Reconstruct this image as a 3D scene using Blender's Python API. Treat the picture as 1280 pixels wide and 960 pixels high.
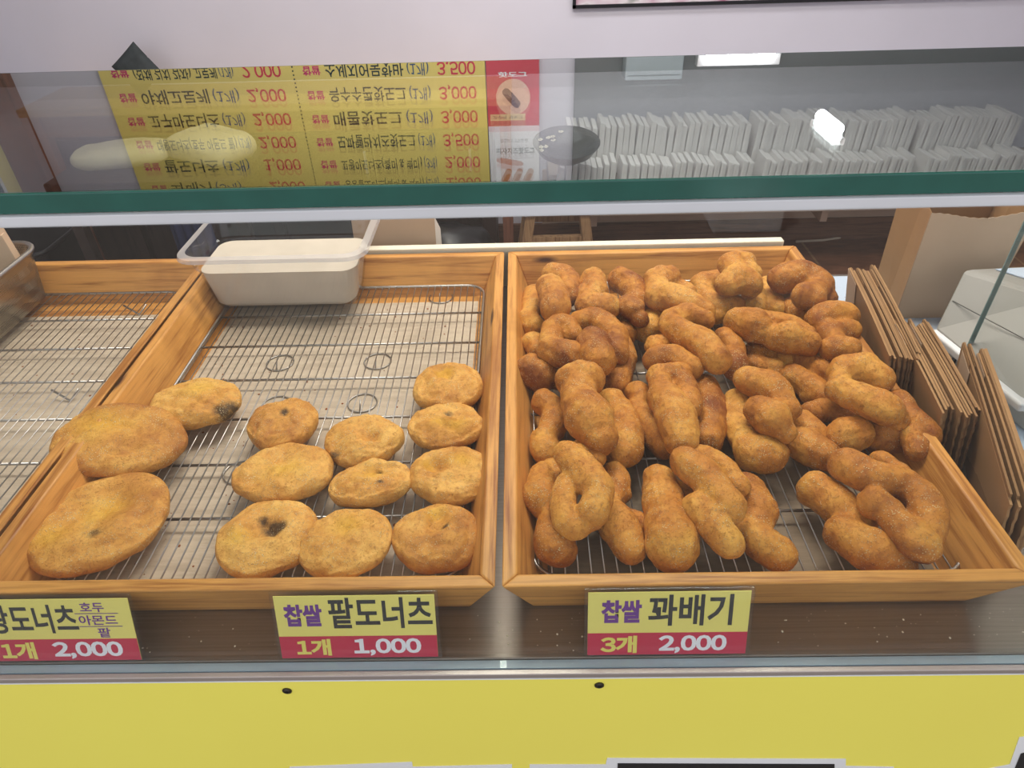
import bpy, bmesh, math, random
from mathutils import Vector, Matrix, Euler, noise
random.seed(7)
S = bpy.context.scene
for o in list(bpy.data.objects):
    bpy.data.objects.remove(o)
COL = S.collection
PI = math.pi

# ------------------------------------------------------------------ camera
F = 852.0
yv = Vector((4, 648, -F)).normalized()
zv = Vector((-35, 1120, F)); zv = (zv - yv * zv.dot(yv)).normalized()
xv = yv.cross(zv)
ROT = Matrix((xv, yv, zv))                 # camera -> world
EYE = Vector((0, 0, 0.55))
cam = bpy.data.objects.new('camera', bpy.data.cameras.new('camera'))
COL.objects.link(cam)
cam.matrix_world = Matrix.Translation(EYE) @ ROT.to_4x4()
cam.data.sensor_width = 36; cam.data.lens = F / 1280 * 36
cam.data.clip_start = 0.02
S.camera = cam
def ray(px, py): return ROT @ Vector((px - 640, 480 - py, -F))
def onz(px, py, z): d = ray(px, py); return EYE + d * ((z - EYE.z) / d.z)
def ony(px, py, y): d = ray(px, py); return EYE + d * ((y - EYE.y) / d.y)

# ------------------------------------------------------------------ light
S.view_settings.view_transform = 'Standard'
S.view_settings.look = 'None'
S.view_settings.gamma = 1
S.view_settings.use_curve_mapping = False
S.view_settings.exposure = 0.0
w = bpy.data.worlds.new('daylight'); S.world = w; w.use_nodes = True
w.node_tree.nodes['Background'].inputs[0].default_value = (0.93, 0.95, 1.0, 1)
w.node_tree.nodes['Background'].inputs[1].default_value = 1.05
def area(name, loc, target, sx, sy, power, col):
    l = bpy.data.lights.new(name, 'AREA'); l.shape = 'RECTANGLE'; l.size = sx; l.size_y = sy
    l.energy = power; l.color = col
    o = bpy.data.objects.new(name, l); COL.objects.link(o); o.location = loc
    o.rotation_euler = (Vector(target) - Vector(loc)).to_track_quat('-Z', 'Y').to_euler()
    return o
sun = bpy.data.lights.new('sun', 'SUN'); sun.energy = 3.2; sun.angle = 0.01; sun.color = (1, 0.95, 0.88)
so = bpy.data.objects.new('sun', sun); COL.objects.link(so); so.location = (-3, 4, 6)
so.rotation_euler = Vector((0.55, -0.45, -0.70)).to_track_quat('-Z', 'Y').to_euler()
area('added_overhead_key', (0.2, 1.3, 1.54), (0.2, 1.32, 0), 1.3, 0.4, 34, (1.0, 0.93, 0.83))  # unseen area light added as the key from above the trays
area('added_back_fill', (0.0, 2.2, 1.54), (0.0, 2.6, 0), 2.6, 0.3, 20, (1.0, 0.97, 0.95))  # unseen area light added to brighten the back wall

# ------------------------------------------------------------------ materials
MATS = {}
def lin(c):
    if isinstance(c, str):
        c = tuple(int(c[i:i + 2], 16) for i in (0, 2, 4))
    f = lambda v: (v / 12.92 if v <= 0.04045 else ((v + 0.055) / 1.055) ** 2.4)
    return tuple(f(v / 255) for v in c[:3]) + (1,)
class NT:
    def __init__(s, name):
        s.m = bpy.data.materials.new(name); s.m.use_nodes = True
        s.t = s.m.node_tree; s.t.nodes.clear()
        s.out = s.n('ShaderNodeOutputMaterial')
    def n(s, typ, **kw):
        nd = s.t.nodes.new(typ)
        for k, v in kw.items():
            if k in nd.inputs: nd.inputs[k].default_value = v
            else: setattr(nd, k, v)
        return nd
    def l(s, a, b): s.t.links.new(a, b)
    def bsdf(s, **kw):
        b = s.n('ShaderNodeBsdfPrincipled')
        for k, v in kw.items(): b.inputs[k].default_value = v
        s.l(b.outputs[0], s.out.inputs[0]); return b
    def coord(s, scale=(1, 1, 1), kind='Object'):
        tc = s.n('ShaderNodeTexCoord'); mp = s.n('ShaderNodeMapping')
        mp.inputs['Scale'].default_value = scale
        s.l(tc.outputs[kind], mp.inputs[0]); return mp.outputs[0]
    def noise(s, vec, scale, detail=3, rough=0.5, dist=0):
        nd = s.n('ShaderNodeTexNoise'); s.l(vec, nd.inputs['Vector'])
        nd.inputs['Scale'].default_value = scale; nd.inputs['Detail'].default_value = detail
        nd.inputs['Roughness'].default_value = rough; nd.inputs['Distortion'].default_value = dist
        return nd.outputs[0]
    def ramp(s, fac, stops):
        r = s.n('ShaderNodeValToRGB'); e = r.color_ramp.elements
        while len(e) < len(stops): e.new(0.5)
        for el, (p, c) in zip(e, stops): el.position = p; el.color = c
        s.l(fac, r.inputs[0]); return r.outputs[0]
    def mix(s, fac, a, b, mode='MIX'):
        m = s.n('ShaderNodeMix', data_type='RGBA', blend_type=mode)
        for i, v in ((0, fac), (6, a), (7, b)):
            if hasattr(v, 'is_linked') or hasattr(v, 'links'): s.l(v, m.inputs[i])
            else: m.inputs[i].default_value = v
        return m.outputs[2]
    def math(s, op, a, b=0.5):
        m = s.n('ShaderNodeMath', operation=op)
        for i, v in ((0, a), (1, b)):
            if hasattr(v, 'links'): s.l(v, m.inputs[i])
            else: m.inputs[i].default_value = v
        return m.outputs[0]
    def bump(s, b, h, strength=0.3, dist=0.002):
        bp = s.n('ShaderNodeBump'); bp.inputs['Strength'].default_value = strength
        bp.inputs['Distance'].default_value = dist
        s.l(h, bp.inputs['Height']); s.l(bp.outputs[0], b.inputs['Normal'])
def plain(name, col, rough=0.5, metal=0.0, spec=0.5, var=0.06, vscale=8):
    if name in MATS: return MATS[name]
    t = NT(name); b = t.bsdf(Roughness=rough, Metallic=metal, **{'Specular IOR Level': spec})
    c = lin(col); v = t.noise(t.coord(), vscale, 4)
    lo = tuple(x * (1 - var) for x in c[:3]) + (1,); hi = tuple(min(1, x * (1 + var)) for x in c[:3]) + (1,)
    t.l(t.ramp(v, [(0.3, lo), (0.7, hi)]), b.inputs['Base Color'])
    MATS[name] = t.m; return t.m
def wood(name, axis, light, dark, spec=0.35, knots=True, rough=0.42):
    t = NT(name); b = t.bsdf(Roughness=rough, **{'Specular IOR Level': spec})
    sc = {'x': (1.2, 26, 26), 'y': (26, 1.2, 26), 'z': (26, 26, 1.2)}[axis]
    co = t.coord(sc)
    g = t.noise(co, 3.0, 5, 0.6, 0.6)
    g2 = t.noise(co, 14.0, 2, 0.5, 0.3)
    col = t.ramp(t.math('ADD', t.math('MULTIPLY', g, 0.75), t.math('MULTIPLY', g2, 0.25)), [(0.33, lin(dark)), (0.52, lin(light)), (0.7, tuple(min(1, v * 1.18) for v in lin(light)[:3]) + (1,))])
    st = t.noise(t.coord((3, 3, 3)), 2.2, 4, 0.6)
    col = t.mix(t.ramp(st, [(0.5, (0, 0, 0, 1)), (0.75, (0.55, 0.55, 0.55, 1))]), col, lin(dark))
    if knots:
        vo = t.n('ShaderNodeTexVoronoi'); kc = {'x': (4.5, 16, 16), 'y': (16, 4.5, 16), 'z': (16, 16, 5)}[axis]
        t.l(t.coord(kc), vo.inputs['Vector']); vo.inputs['Scale'].default_value = 1.0
        col = t.mix(t.ramp(vo.outputs['Distance'], [(0.06, (1, 1, 1, 1)), (0.13, (0, 0, 0, 1))]), col, lin('4a2410'))
    t.l(col, b.inputs['Base Color'])
    t.bump(b, g2, 0.15, 0.001)
    MATS[name] = t.m; return t.m
PINE_L, PINE_D = 'd2964c', '8e5018'
WX = wood('pine_lengthwise', 'x', PINE_L, PINE_D)
WY = wood('pine_deepwise', 'y', PINE_L, PINE_D)
DARKWOOD = wood('dark_wood_across', 'x', '6a4632', '3c261c', knots=False, rough=0.5)
DARKWOODZ = wood('dark_wood_upright', 'z', '8a5a46', '6a4234', knots=False, rough=0.5)
BLACKWOOD = wood('blackish_wood', 'z', '2a1d19', '140e0c', knots=False, rough=0.5)
STOOLWOOD = wood('weathered_wood', 'z', '9a7a58', '6a4c34', knots=False, rough=0.6)

def glass(name, tint, f0=0.045, gain=1.0):
    t = NT(name)
    lw = t.n('ShaderNodeLayerWeight'); lw.inputs['Blend'].default_value = 0.5
    p = t.math('POWER', lw.outputs['Facing'], 5.0)
    f = t.math('ADD', t.math('MULTIPLY', p, (1 - f0) * gain), f0)
    f = t.math('MINIMUM', f, 0.95)
    tr = t.n('ShaderNodeBsdfTransparent'); tr.inputs[0].default_value = tint
    gl = t.n('ShaderNodeBsdfGlossy'); gl.inputs['Roughness'].default_value = 0.0
    mx = t.n('ShaderNodeMixShader')
    t.l(f, mx.inputs[0]); t.l(tr.outputs[0], mx.inputs[1]); t.l(gl.outputs[0], mx.inputs[2])
    t.l(mx.outputs[0], t.out.inputs[0]); MATS[name] = t.m; return t.m
GLASS = glass('clear_glass', (0.985, 0.995, 0.99, 1))
TOPGLASS = glass('top_shelf_glass', (0.90, 0.96, 0.94, 1), 0.07, 1.7)
EDGE = plain('green_glass_edge', '1f5a50', 0.15, 0, 0.6, 0.12, 30)
ACRYL = glass('clear_acrylic', (0.97, 0.97, 0.98, 1), 0.04)
PLASTIC = glass('clear_plastic', (0.93, 0.93, 0.94, 1), 0.06)

STEEL = plain('brushed_steel', '9a9088', 0.32, 1.0, 0.5, 0.12, 12)
def brushed():
    t = NT('deck_steel'); b = t.bsdf(Metallic=0.9)
    n = t.noise(t.coord((2, 160, 20)), 3.0, 4)
    t.l(t.ramp(n, [(0.3, lin('8c8178')), (0.7, lin('9c9188'))]), b.inputs['Base Color'])
    t.l(t.ramp(n, [(0.3, (0.3, 0.3, 0.3, 1)), (0.7, (0.42, 0.42, 0.42, 1))]), b.inputs['Roughness'])
    return t.m
DECK = brushed()
CHROME = plain('chrome_wire', 'b0aca8', 0.34, 1.0, 0.5, 0.05, 30)
ALU = plain('aluminium', 'c8ccd2', 0.35, 0.9)
WHITEWALL = plain('painted_wall', 'd8d6e2', 0.75, 0, 0.25, 0.05, 1.5)
GREYWALL = plain('grey_wall', '77777a', 0.75, 0, 0.25, 0.06, 1.5)
BEIGE = plain('beige_panel', 'b49c8a', 0.6, 0, 0.3)
CREAM = plain('cream_board', 'efe6cf', 0.5)
WHITE = plain('white_plastic', 'eeeef0', 0.4)
BLACK = plain('black_plastic', '14141a', 0.45)
DARK = plain('dark_fabric', '1b1a20', 0.9, 0, 0.1)
NAVY = plain('navy_fabric', '2b3350', 0.9, 0, 0.1)
YELLOW = plain('yellow_vinyl', 'fff068', 0.45, 0, 0.4, 0.03, 2)
MENUY = plain('menu_yellow', 'f0dc7c', 0.6, 0, 0.2, 0.02, 2)
TAGY = plain('tag_yellow', 'efe27a', 0.6, 0, 0.2, 0.02)
TAGR = plain('tag_red', 'c92a4c', 0.6, 0, 0.2, 0.03)
PURPLE = plain('print_purple', '6a2a8c', 0.6)
INK = plain('print_ink', '1c2028', 0.6)
PYEL = plain('print_yellow', 'f0e26a', 0.6)
PWHITE = plain('print_white', 'f2f2f6', 0.6)
MAGENTA = plain('print_magenta', 'd42a6e', 0.6)
PRED = plain('print_red', 'd8274a', 0.6)
PBLUE = plain('print_blue', '2a4a7c', 0.6)
KRAFT = plain('kraft_paper', 'a47e56', 0.75, 0, 0.2, 0.07, 14)
KRAFT2 = plain('kraft_paper_pale', 'cbae92', 0.75, 0, 0.2, 0.05, 10)
PAPERWHITE = plain('white_paper', 'f6f1f2', 0.8, 0, 0.15, 0.08, 5)

def dough(name, light, mid, dark, seed):
    t = NT(name)
    b = t.bsdf(Roughness=0.6, **{'Specular IOR Level': 0.3, 'Subsurface Weight': 0.05, 'Subsurface Scale': 0.006})
    b.inputs['Subsurface Radius'].default_value = (1, 0.5, 0.2)
    tc = t.n('ShaderNodeTexCoord'); oi = t.n('ShaderNodeObjectInfo')
    mp = t.n('ShaderNodeMapping'); t.l(tc.outputs['Object'], mp.inputs[0])
    cb = t.n('ShaderNodeCombineXYZ'); r = t.math('MULTIPLY', oi.outputs['Random'], 40)
    for i in range(3): t.l(r, cb.inputs[i])
    t.l(cb.outputs[0], mp.inputs['Location']); v = mp.outputs[0]
    n = t.math('ADD', t.math('MULTIPLY', t.noise(v, 17, 3, 0.5, 0.3), 0.6), t.math('MULTIPLY', t.noise(v, 60, 5, 0.65, 0.5), 0.4))
    n = t.math('ADD', n, t.math('MULTIPLY', t.math('SUBTRACT', oi.outputs['Random'], 0.5), 0.16))
    col = t.ramp(n, [(0.3, lin(dark)), (0.48, lin(mid)), (0.66, lin(light))])
    n2 = t.noise(v, 130, 5, 0.75)
    col = t.mix(t.ramp(n2, [(0.5, (0, 0, 0, 1)), (0.68, (0.6, 0.6, 0.6, 1))]), col, lin(dark))
    at = t.n('ShaderNodeAttribute', attribute_name='stain')
    stn = t.math('MULTIPLY', at.outputs['Fac'], t.math('MULTIPLY', t.noise(v, 160, 5, 0.75), 2.0))
    col = t.mix(t.ramp(stn, [(0.2, (0, 0, 0, 1)), (0.9, (0.9, 0.9, 0.9, 1))]), col, lin('30221a'))
    at2 = t.n('ShaderNodeAttribute', attribute_name='gold')
    col = t.mix(t.math('MULTIPLY', at2.outputs['Fac'], 0.5), col, lin('dcac2c'))
    vo = t.n('ShaderNodeTexVoronoi'); t.l(v, vo.inputs['Vector']); vo.inputs['Scale'].default_value = 420
    sug = t.ramp(vo.outputs['Distance'], [(0.20, (1, 1, 1, 1)), (0.32, (0, 0, 0, 1))])
    msk = t.ramp(t.noise(v, 45, 2), [(0.42, (0, 0, 0, 1)), (0.65, (0.8, 0.8, 0.8, 1))])
    col = t.mix(t.math('MULTIPLY', sug, msk), col, lin('f2dfae'))
    t.l(col, b.inputs['Base Color'])
    h = t.math('ADD', t.math('MULTIPLY', n2, 0.6), t.math('MULTIPLY', sug, 0.5))
    t.bump(b, h, 0.8, 0.0032)
    return t.m
DOUGH_FLAT = dough('fried_dough_pale', 'ecba64', 'd69a48', 'a4642a', 1)
DOUGH_TWIST = dough('fried_dough_golden', 'e0a64c', 'c27e30', '824416', 2)

# ------------------------------------------------------------------ helpers
def setp(o, label=None, cat=None, group=None, kind=None):
    if label: o['label'] = label
    if cat: o['category'] = cat
    if group: o['group'] = group
    if kind: o['kind'] = kind
    return o
def empty(name, loc=(0, 0, 0), rz=0, label=None, cat=None, group=None):
    o = bpy.data.objects.new(name, None); COL.objects.link(o)
    o.location = loc; o.rotation_euler = (0, 0, rz); o.empty_display_size = 0.05
    return setp(o, label, cat, group)
def link(name, me, mat, parent=None, smooth=False):
    o = bpy.data.objects.new(name, me); COL.objects.link(o)
    if mat and not me.materials: me.materials.append(mat)
    if parent: o.parent = parent
    if smooth:
        for p in me.polygons: p.use_smooth = True
    return o
def obj(name, bm, mat, parent=None, smooth=False):
    bmesh.ops.recalc_face_normals(bm, faces=bm.faces)
    me = bpy.data.meshes.new(name); bm.to_mesh(me); bm.free()
    return link(name, me, mat, parent, smooth)
def BM(): return bmesh.new()
def box(bm, x0, x1, y0, y1, z0, z1, bev=0.0, m=None):
    vs = [bm.verts.new((x, y, z)) for z in (z0, z1) for x, y in ((x0, y0), (x1, y0), (x1, y1), (x0, y1))]
    if m is not None:
        for v in vs: v.co = m @ v.co
    fs = [(0, 3, 2, 1), (4, 5, 6, 7), (0, 1, 5, 4), (1, 2, 6, 5), (2, 3, 7, 6), (3, 0, 4, 7)]
    nf = [bm.faces.new([vs[i] for i in f]) for f in fs]
    if bev > 0:
        es = list({e for f in nf for e in f.edges})
        bmesh.ops.bevel(bm, geom=es, offset=bev, segments=2, affect='EDGES', profile=0.5)
    return bm
def hexa(bm, pts, bev=0.0):
    vs = [bm.verts.new(p) for p in pts]
    fs = [(0, 3, 2, 1), (4, 5, 6, 7), (0, 1, 5, 4), (1, 2, 6, 5), (2, 3, 7, 6), (3, 0, 4, 7)]
    nf = [bm.faces.new([vs[i] for i in f]) for f in fs]
    if bev > 0:
        es = list({e for f in nf for e in f.edges})
        bmesh.ops.bevel(bm, geom=es, offset=bev, segments=3, affect='EDGES', profile=0.5)
    return bm
def tube(bm, pts, r, n=8, closed=False, caps=True):
    pts = [Vector(p) for p in pts]; N = len(pts); rings = []
    rs = r if isinstance(r, (list, tuple)) else [r] * N
    up = None
    for i, p in enumerate(pts):
        a = pts[(i - 1) % N] if (closed or i > 0) else p
        c = pts[(i + 1) % N] if (closed or i < N - 1) else p
        d = (c - a).normalized()
        if up is None:
            up = d.orthogonal().normalized()
        up = (up - d * up.dot(d))
        up = up.normalized() if up.length > 1e-6 else d.orthogonal().normalized()
        s = d.cross(up)
        rings.append([bm.verts.new(p + (up * math.cos(2 * PI * k / n) + s * math.sin(2 * PI * k / n)) * rs[i]) for k in range(n)])
    m = N if closed else N - 1
    for i in range(m):
        A, B = rings[i], rings[(i + 1) % N]
        for k in range(n):
            bm.faces.new((A[k], A[(k + 1) % n], B[(k + 1) % n], B[k]))
    if caps and not closed:
        bm.faces.new(rings[0][::-1]); bm.faces.new(rings[-1])
    return bm
def rrect(x0, x1, y0, y1, r, z, n=6):
    out = []
    for cx, cy, a0 in ((x1 - r, y1 - r, 0), (x0 + r, y1 - r, 90), (x0 + r, y0 + r, 180), (x1 - r, y0 + r, 270)):
        for k in range(n + 1):
            a = math.radians(a0 + 90 * k / n)
            out.append((cx + r * math.cos(a), cy + r * math.sin(a), z))
    return out
def loft(bm, loops, cap0=True, cap1=True):
    L = [[bm.verts.new(p) for p in lp] for lp in loops]; n = len(L[0])
    for A, B in zip(L, L[1:]):
        for k in range(n):
            bm.faces.new((A[k], A[(k + 1) % n], B[(k + 1) % n], B[k]))
    if cap0: bm.faces.new(L[0][::-1])
    if cap1: bm.faces.new(L[-1])
    return bm
def lathe(bm, prof, n=32, m=None):
    rings = []
    for r, z in prof:
        rings.append([bm.verts.new((r * math.cos(2 * PI * k / n), r * math.sin(2 * PI * k / n), z)) for k in range(n)])
    for A, B in zip(rings, rings[1:]):
        for k in range(n): bm.faces.new((A[k], A[(k + 1) % n], B[(k + 1) % n], B[k]))
    bm.faces.new(rings[0][::-1]); bm.faces.new(rings[-1])
    if m is not None: bm.transform(m)
    return bm
def struct(name, bm, mat): return setp(obj(name, bm, mat), kind='structure')
def copy_tree(o, parent=None):
    c = o.copy(); COL.objects.link(c); c.parent = parent
    for ch in list(o.children):
        copy_tree(ch, c)
    return c
GLYPHS = {}
ADV = {',': 0.28, '.': 0.28, '(': 0.34, ')': 0.34, '&': 0.6}
def glyph_mesh(ch, bold):
    k = (ch, round(bold, 4))
    if k in GLYPHS: return GLYPHS[k]
    cu = bpy.data.curves.new('t', 'FONT'); cu.body = chr(ord(ch) + 0xFEE0) if ch.isdigit() else ch
    cu.size = 1; cu.offset = bold; cu.resolution_u = 3
    to = bpy.data.objects.new('t', cu); COL.objects.link(to)
    bpy.context.view_layer.update()
    dg = bpy.context.evaluated_depsgraph_get()
    me = bpy.data.meshes.new_from_object(to.evaluated_get(dg))
    bpy.data.objects.remove(to); bpy.data.curves.remove(cu)
    me.materials.clear(); GLYPHS[k] = me
    return me
def lettering(body, x0, z0, x1, z1, mat, parent, y=0.0, bold=0.012, tilt=None, name='lettering', keep=False):
    """text filling a box in the parent's x-z plane, facing -y"""
    bm = BM(); X = 0.0
    for ch in body:
        if ch == ' ': X += 0.28; continue
        g = glyph_mesh(ch, bold)
        n0 = len(bm.verts); bm.from_mesh(g); bm.verts.ensure_lookup_table()
        nv = bm.verts[n0:]
        wd = ADV.get(ch, 0.60 if ch.isdigit() else 0.92)
        if ord(ch) > 255: dxx = X
        else:
            gx = [v.co.x for v in nv]; dxx = X + wd / 2 - (min(gx) + max(gx)) / 2
        for v in nv: v.co.x += dxx
        X += wd
    me = bpy.data.meshes.new(name); bm.to_mesh(me); bm.free()
    xs = [v.co.x for v in me.vertices]; ys = [v.co.y for v in me.vertices]
    ax, bx, ay, by = min(xs), max(xs), min(ys), max(ys)
    for v in me.vertices:
        u = (v.co.x - ax) / (bx - ax); q = (v.co.y - ay) / (by - ay)
        v.co = Vector((x0 + u * (x1 - x0), y, z0 + q * (z1 - z0)))
    me.name = name
    return link(name, me, mat, parent)
def panel(name, x0, x1, z0, z1, y0, y1, mat, parent, bev=0):
    return obj(name, box(BM(), x0, x1, y0, y1, z0, z1, bev), mat, parent)

# ------------------------------------------------------------------ room
DZ = -0.075                     # steel deck of the case
WY_ = 3.08; FZ = -0.93; CZ = 1.6
XL, XR = -2.7, 3.0
def tilefloor():
    t = NT('brown_floor_tile'); b = t.bsdf(Roughness=0.4)
    br = t.n('ShaderNodeTexBrick'); t.l(t.coord((1, 1, 1)), br.inputs['Vector'])
    br.offset = 0; br.inputs['Scale'].default_value = 1.0
    br.inputs['Brick Width'].default_value = 0.45; br.inputs['Row Height'].default_value = 0.45
    br.inputs['Mortar Size'].default_value = 0.006
    br.inputs['Color1'].default_value = lin('744c36'); br.inputs['Color2'].default_value = lin('7c523a')
    br.inputs['Mortar'].default_value = lin('9a7a58')
    n = t.noise(t.coord((4, 14, 1)), 3, 4)
    t.l(t.mix(t.ramp(n, [(0.35, (0, 0, 0, 1)), (0.75, (0.6, 0.6, 0.6, 1))]), br.outputs[0], lin('3a241a')), b.inputs['Base Color'])
    return t.m
struct('floor', box(BM(), XL, XR, 0.3, WY_, FZ - 0.06, FZ), tilefloor())
struct('floor_pavement', box(BM(), -6, 6, -7, 0.3, FZ - 0.08, FZ - 0.01), plain('pavement', '8c8580', 0.85, 0, 0.2, 0.1, 5))
struct('wall_back', box(BM(), XL, XR, WY_, WY_ + 0.1, FZ, CZ), WHITEWALL)
struct('wall_left', box(BM(), XL - 0.1, XL, 0.0, WY_ + 0.1, FZ, CZ), WHITEWALL)
struct('wall_right', box(BM(), XR, XR + 0.1, 0.0, WY_ + 0.1, FZ, CZ), WHITEWALL)
struct('ceiling', box(BM(), XL - 0.9, XR + 0.1, -0.05, WY_ + 0.1, CZ, CZ + 0.08), plain('ceiling_paint', 'd4d2d0', 0.8, 0, 0.2))
struct('baseboard_back', box(BM(), XL, XR, WY_ - 0.02, WY_, FZ, FZ + 0.11), DARKWOOD)
struct('trim_1', box(BM(), 0.235, XR, WY_ - 0.03, WY_, 0.86, CZ), GREYWALL)
struct('trim_2', box(BM(), 0.1, XR, WY_ - 0.012, WY_, FZ + 0.11, -0.56), BEIGE)
struct('trim_3', box(BM(), -2.29, -2.15, WY_ - 0.06, WY_, 0.6, CZ), DARKWOODZ)

# ------------------------------------------------------------------ display case
case = empty('display_case', (0, 0.37, FZ), 0, 'long steel display case with glass top, front and side under yellow panel', 'display case')
def child(name, bm, mat, parent, smooth=False):
    off = Vector(); q = parent
    while q: off += q.location; q = q.parent
    bm.transform(Matrix.Translation(-off))
    return obj(name, bm, mat, parent, smooth)
CXL, CXR = -1.35, 1.35
child('steel_deck', box(BM(), CXL, CXR, 0.372, 1.145, DZ - 0.03, DZ, 0.002), DECK, case)
child('cabinet_body', box(BM(), CXL + 0.01, CXR - 0.01, 0.40, 1.13, FZ, DZ - 0.03), plain('case_body', 'b8b4b0', 0.4), case)
child('back_rail', box(BM(), -0.33, 0.468, 1.122, 1.140, DZ, 0.006, 0.002), CREAM, case)
child('bottom_channel', box(BM(), CXL, CXR, 0.3565, 0.3622, -0.0835, -0.0762, 0.0008), plain('pinkish_aluminium', 'c4b8b4', 0.4, 0.7), case)
child('glazing_strip', box(BM(), CXL, CXR, 0.3632, 0.3715, -0.082, -0.0757), plain('pale_glazing', 'a8bac4', 0.3), case)
fg = child('front_glass', box(BM(), CXL, CXR, 0.363, 0.371, -0.0755, 0.392), GLASS, case)
sg = child('side_glass', box(BM(), 0.644, 0.650, 0.3715, 0.823, DZ + 0.0005, 0.392), GLASS, case)
child('glass_edge', box(BM(), 0.6435, 0.6505, 0.823, 0.8245, DZ + 0.0005, 0.392), plain('pale_glass_edge', '7f9a98', 0.15, 0, 0.6), sg)
tg = child('top_glass', box(BM(), CXL, CXR, 0.3715, 0.668, 0.398, 0.410), TOPGLASS, case)
child('glass_edge', box(BM(), CXL, CXR, 0.3685, 0.3714, 0.398, 0.410, 0.0008), EDGE, tg)
child('glass_edge', box(BM(), CXL, CXR, 0.6681, 0.6695, 0.398, 0.410), plain('dark_glass_edge', '2a4644', 0.2, 0, 0.5), tg)
child('top_rail', box(BM(), CXL, CXR, 0.366, 0.372, 0.391, 0.3975, 0.0006), plain('white_rail', 'dcdce0', 0.4), case)
fp = child('front_panel', box(BM(), CXL, CXR, 0.3575, 0.364, FZ + 0.05, -0.0838), YELLOW, case)
child('panel_edge', box(BM(), CXL, CXR, 0.3565, 0.3575, -0.0852, -0.0836), WHITE, fp)
for px, py in ((359, 863), (749, 856)):
    p = ony(px, py, 0.3575)
    m = Matrix.Translation(p) @ Matrix.Rotation(PI / 2, 4, 'X')
    bm = lathe(BM(), [(0.0048, -0.0004), (0.0048, 0.0012), (0.0030, 0.0022), (0.0012, 0.0024)], 16, m)
    s_ = child('screw', bm, plain('dark_screw', '4a4640', 0.35, 0.9), fp)
    bm = BM(); box(bm, -0.002, 0.002, -0.0005, 0.0005, 0.0020, 0.0027, 0, m); box(bm, -0.0005, 0.0005, -0.002, 0.002, 0.0020, 0.0027, 0, m)
    c_ = child('screw_slot', bm, BLACK, s_); 
# big sign letters, tops of them in view: white outline with black core
def glyph(polys, inner):
    bm = BM()
    for poly in polys:
        vs = [bm.verts.new(ony(x, y, 0.3574)) for x, y in poly]
        f = bm.faces.new(vs); r = bmesh.ops.extrude_face_region(bm, geom=[f])
        for g in r['geom']:
            if isinstance(g, bmesh.types.BMVert): g.co.y -= 0.0006
    a = child('sign_letter', bm, WHITE, fp)
    bm = BM()
    for poly in inner:
        vs = [bm.verts.new(ony(x, y, 0.3567)) for x, y in poly]
        f = bm.faces.new(vs); r = bmesh.ops.extrude_face_region(bm, geom=[f])
        for g in r['geom']:
            if isinstance(g, bmesh.types.BMVert): g.co.y -= 0.0006
    if inner: child('letter_core', bm, BLACK, a)
glyph([[(362, 958), (515, 952), (516, 958), (640, 955), (640, 1100), (362, 1100)]], [[(376, 972), (628, 967), (628, 1000), (376, 1005)], [(480, 1005), (520, 1004), (520, 1090), (480, 1090)]])
glyph([[(662, 955), (757, 955), (759, 947), (1057, 948), (1057, 957), (1117, 958), (1117, 1100), (662, 1100)]], [[(772, 954), (1043, 955), (1043, 990), (772, 990)], [(890, 990), (930, 990), (930, 1090), (890, 1090)]])
glyph([[(1226, 962), (1262, 955), (1274, 921), (1330, 915), (1330, 1100), (1226, 1100)]], [[(1276, 942), (1330, 925), (1330, 1080), (1250, 1080), (1258, 985)]])

# ------------------------------------------------------------------ wooden trays
def tray(name, x0, x1, y0, y1, label, liner_mat, liner_y1):
    root = empty(name, ((x0 + x1) / 2, (y0 + y1) / 2, DZ), 0, label, 'tray', 'wooden trays in the display case')
    t, s, zb = 0.015, 0.030, DZ + 0.0006
    def P(i, ix, z): return None
    cs_o = [(x0, y0), (x1, y0), (x1, y1), (x0, y1)]
    sg_ = [(1, 1), (-1, 1), (-1, -1), (1, -1)]
    def corner(k, ins, z): return (cs_o[k][0] + sg_[k][0] * ins, cs_o[k][1] + sg_[k][1] * ins, z)
    names = ['front_board', 'side_board', 'back_board', 'side_board']
    for k in range(4):
        j = (k + 1) % 4
        g = 0.0003
        pts = [corner(k, s, zb), corner(j, s, zb), corner(j, s + t, zb), corner(k, s + t, zb),
               corner(k, 0, 0), corner(j, 0, 0), corner(j, t, 0), corner(k, t, 0)]
        bm = hexa(BM(), pts, 0.0022)
        child(names[k], bm, WX if k % 2 == 0 else WY, root)
    child('bottom_board', box(BM(), x0 + s + 0.008, x1 - s - 0.008, y0 + s + 0.008, y1 - s - 0.008, zb, zb + 0.008), WX, root)
    if liner_mat:
        child('paper_liner', box(BM(), x0 + s + 0.018, x1 - s - 0.018, y0 + s + 0.012, liner_y1, zb + 0.0081, zb + 0.0089), liner_mat, root)
    return root
def parchment(name, a, b_):
    t = NT(name); b = t.bsdf(Roughness=0.7)
    n = t.noise(t.coord((6, 40, 1)), 2.0, 4, 0.6)
    n2 = t.noise(t.coord(), 9.0, 3)
    t.l(t.mix(n2, t.ramp(n, [(0.35, lin(a)), (0.6, lin(b_))]), lin(b_)), b.inputs['Base Color'])
    t.bump(b, n, 0.4, 0.004); return t.m
PARCH = parchment('parchment', 'a8957f', 'd0bfa8')
PARCH_D = parchment('parchment_dark', '6e5d4a', '8c7a64')  # darker brown parchment for the right tray
YF, YB = 0.402, 1.117
tray('wooden_tray', -1.083, -0.5605, YF, YB, 'pine tray at the left edge holding only an empty wire rack and mesh basket', PARCH, 1.03)
tray('wooden_tray', -0.5570, -0.0310, YF, YB, 'middle pine tray holding the flat round doughnuts and clear plastic tub', PARCH, 1.055)
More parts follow.
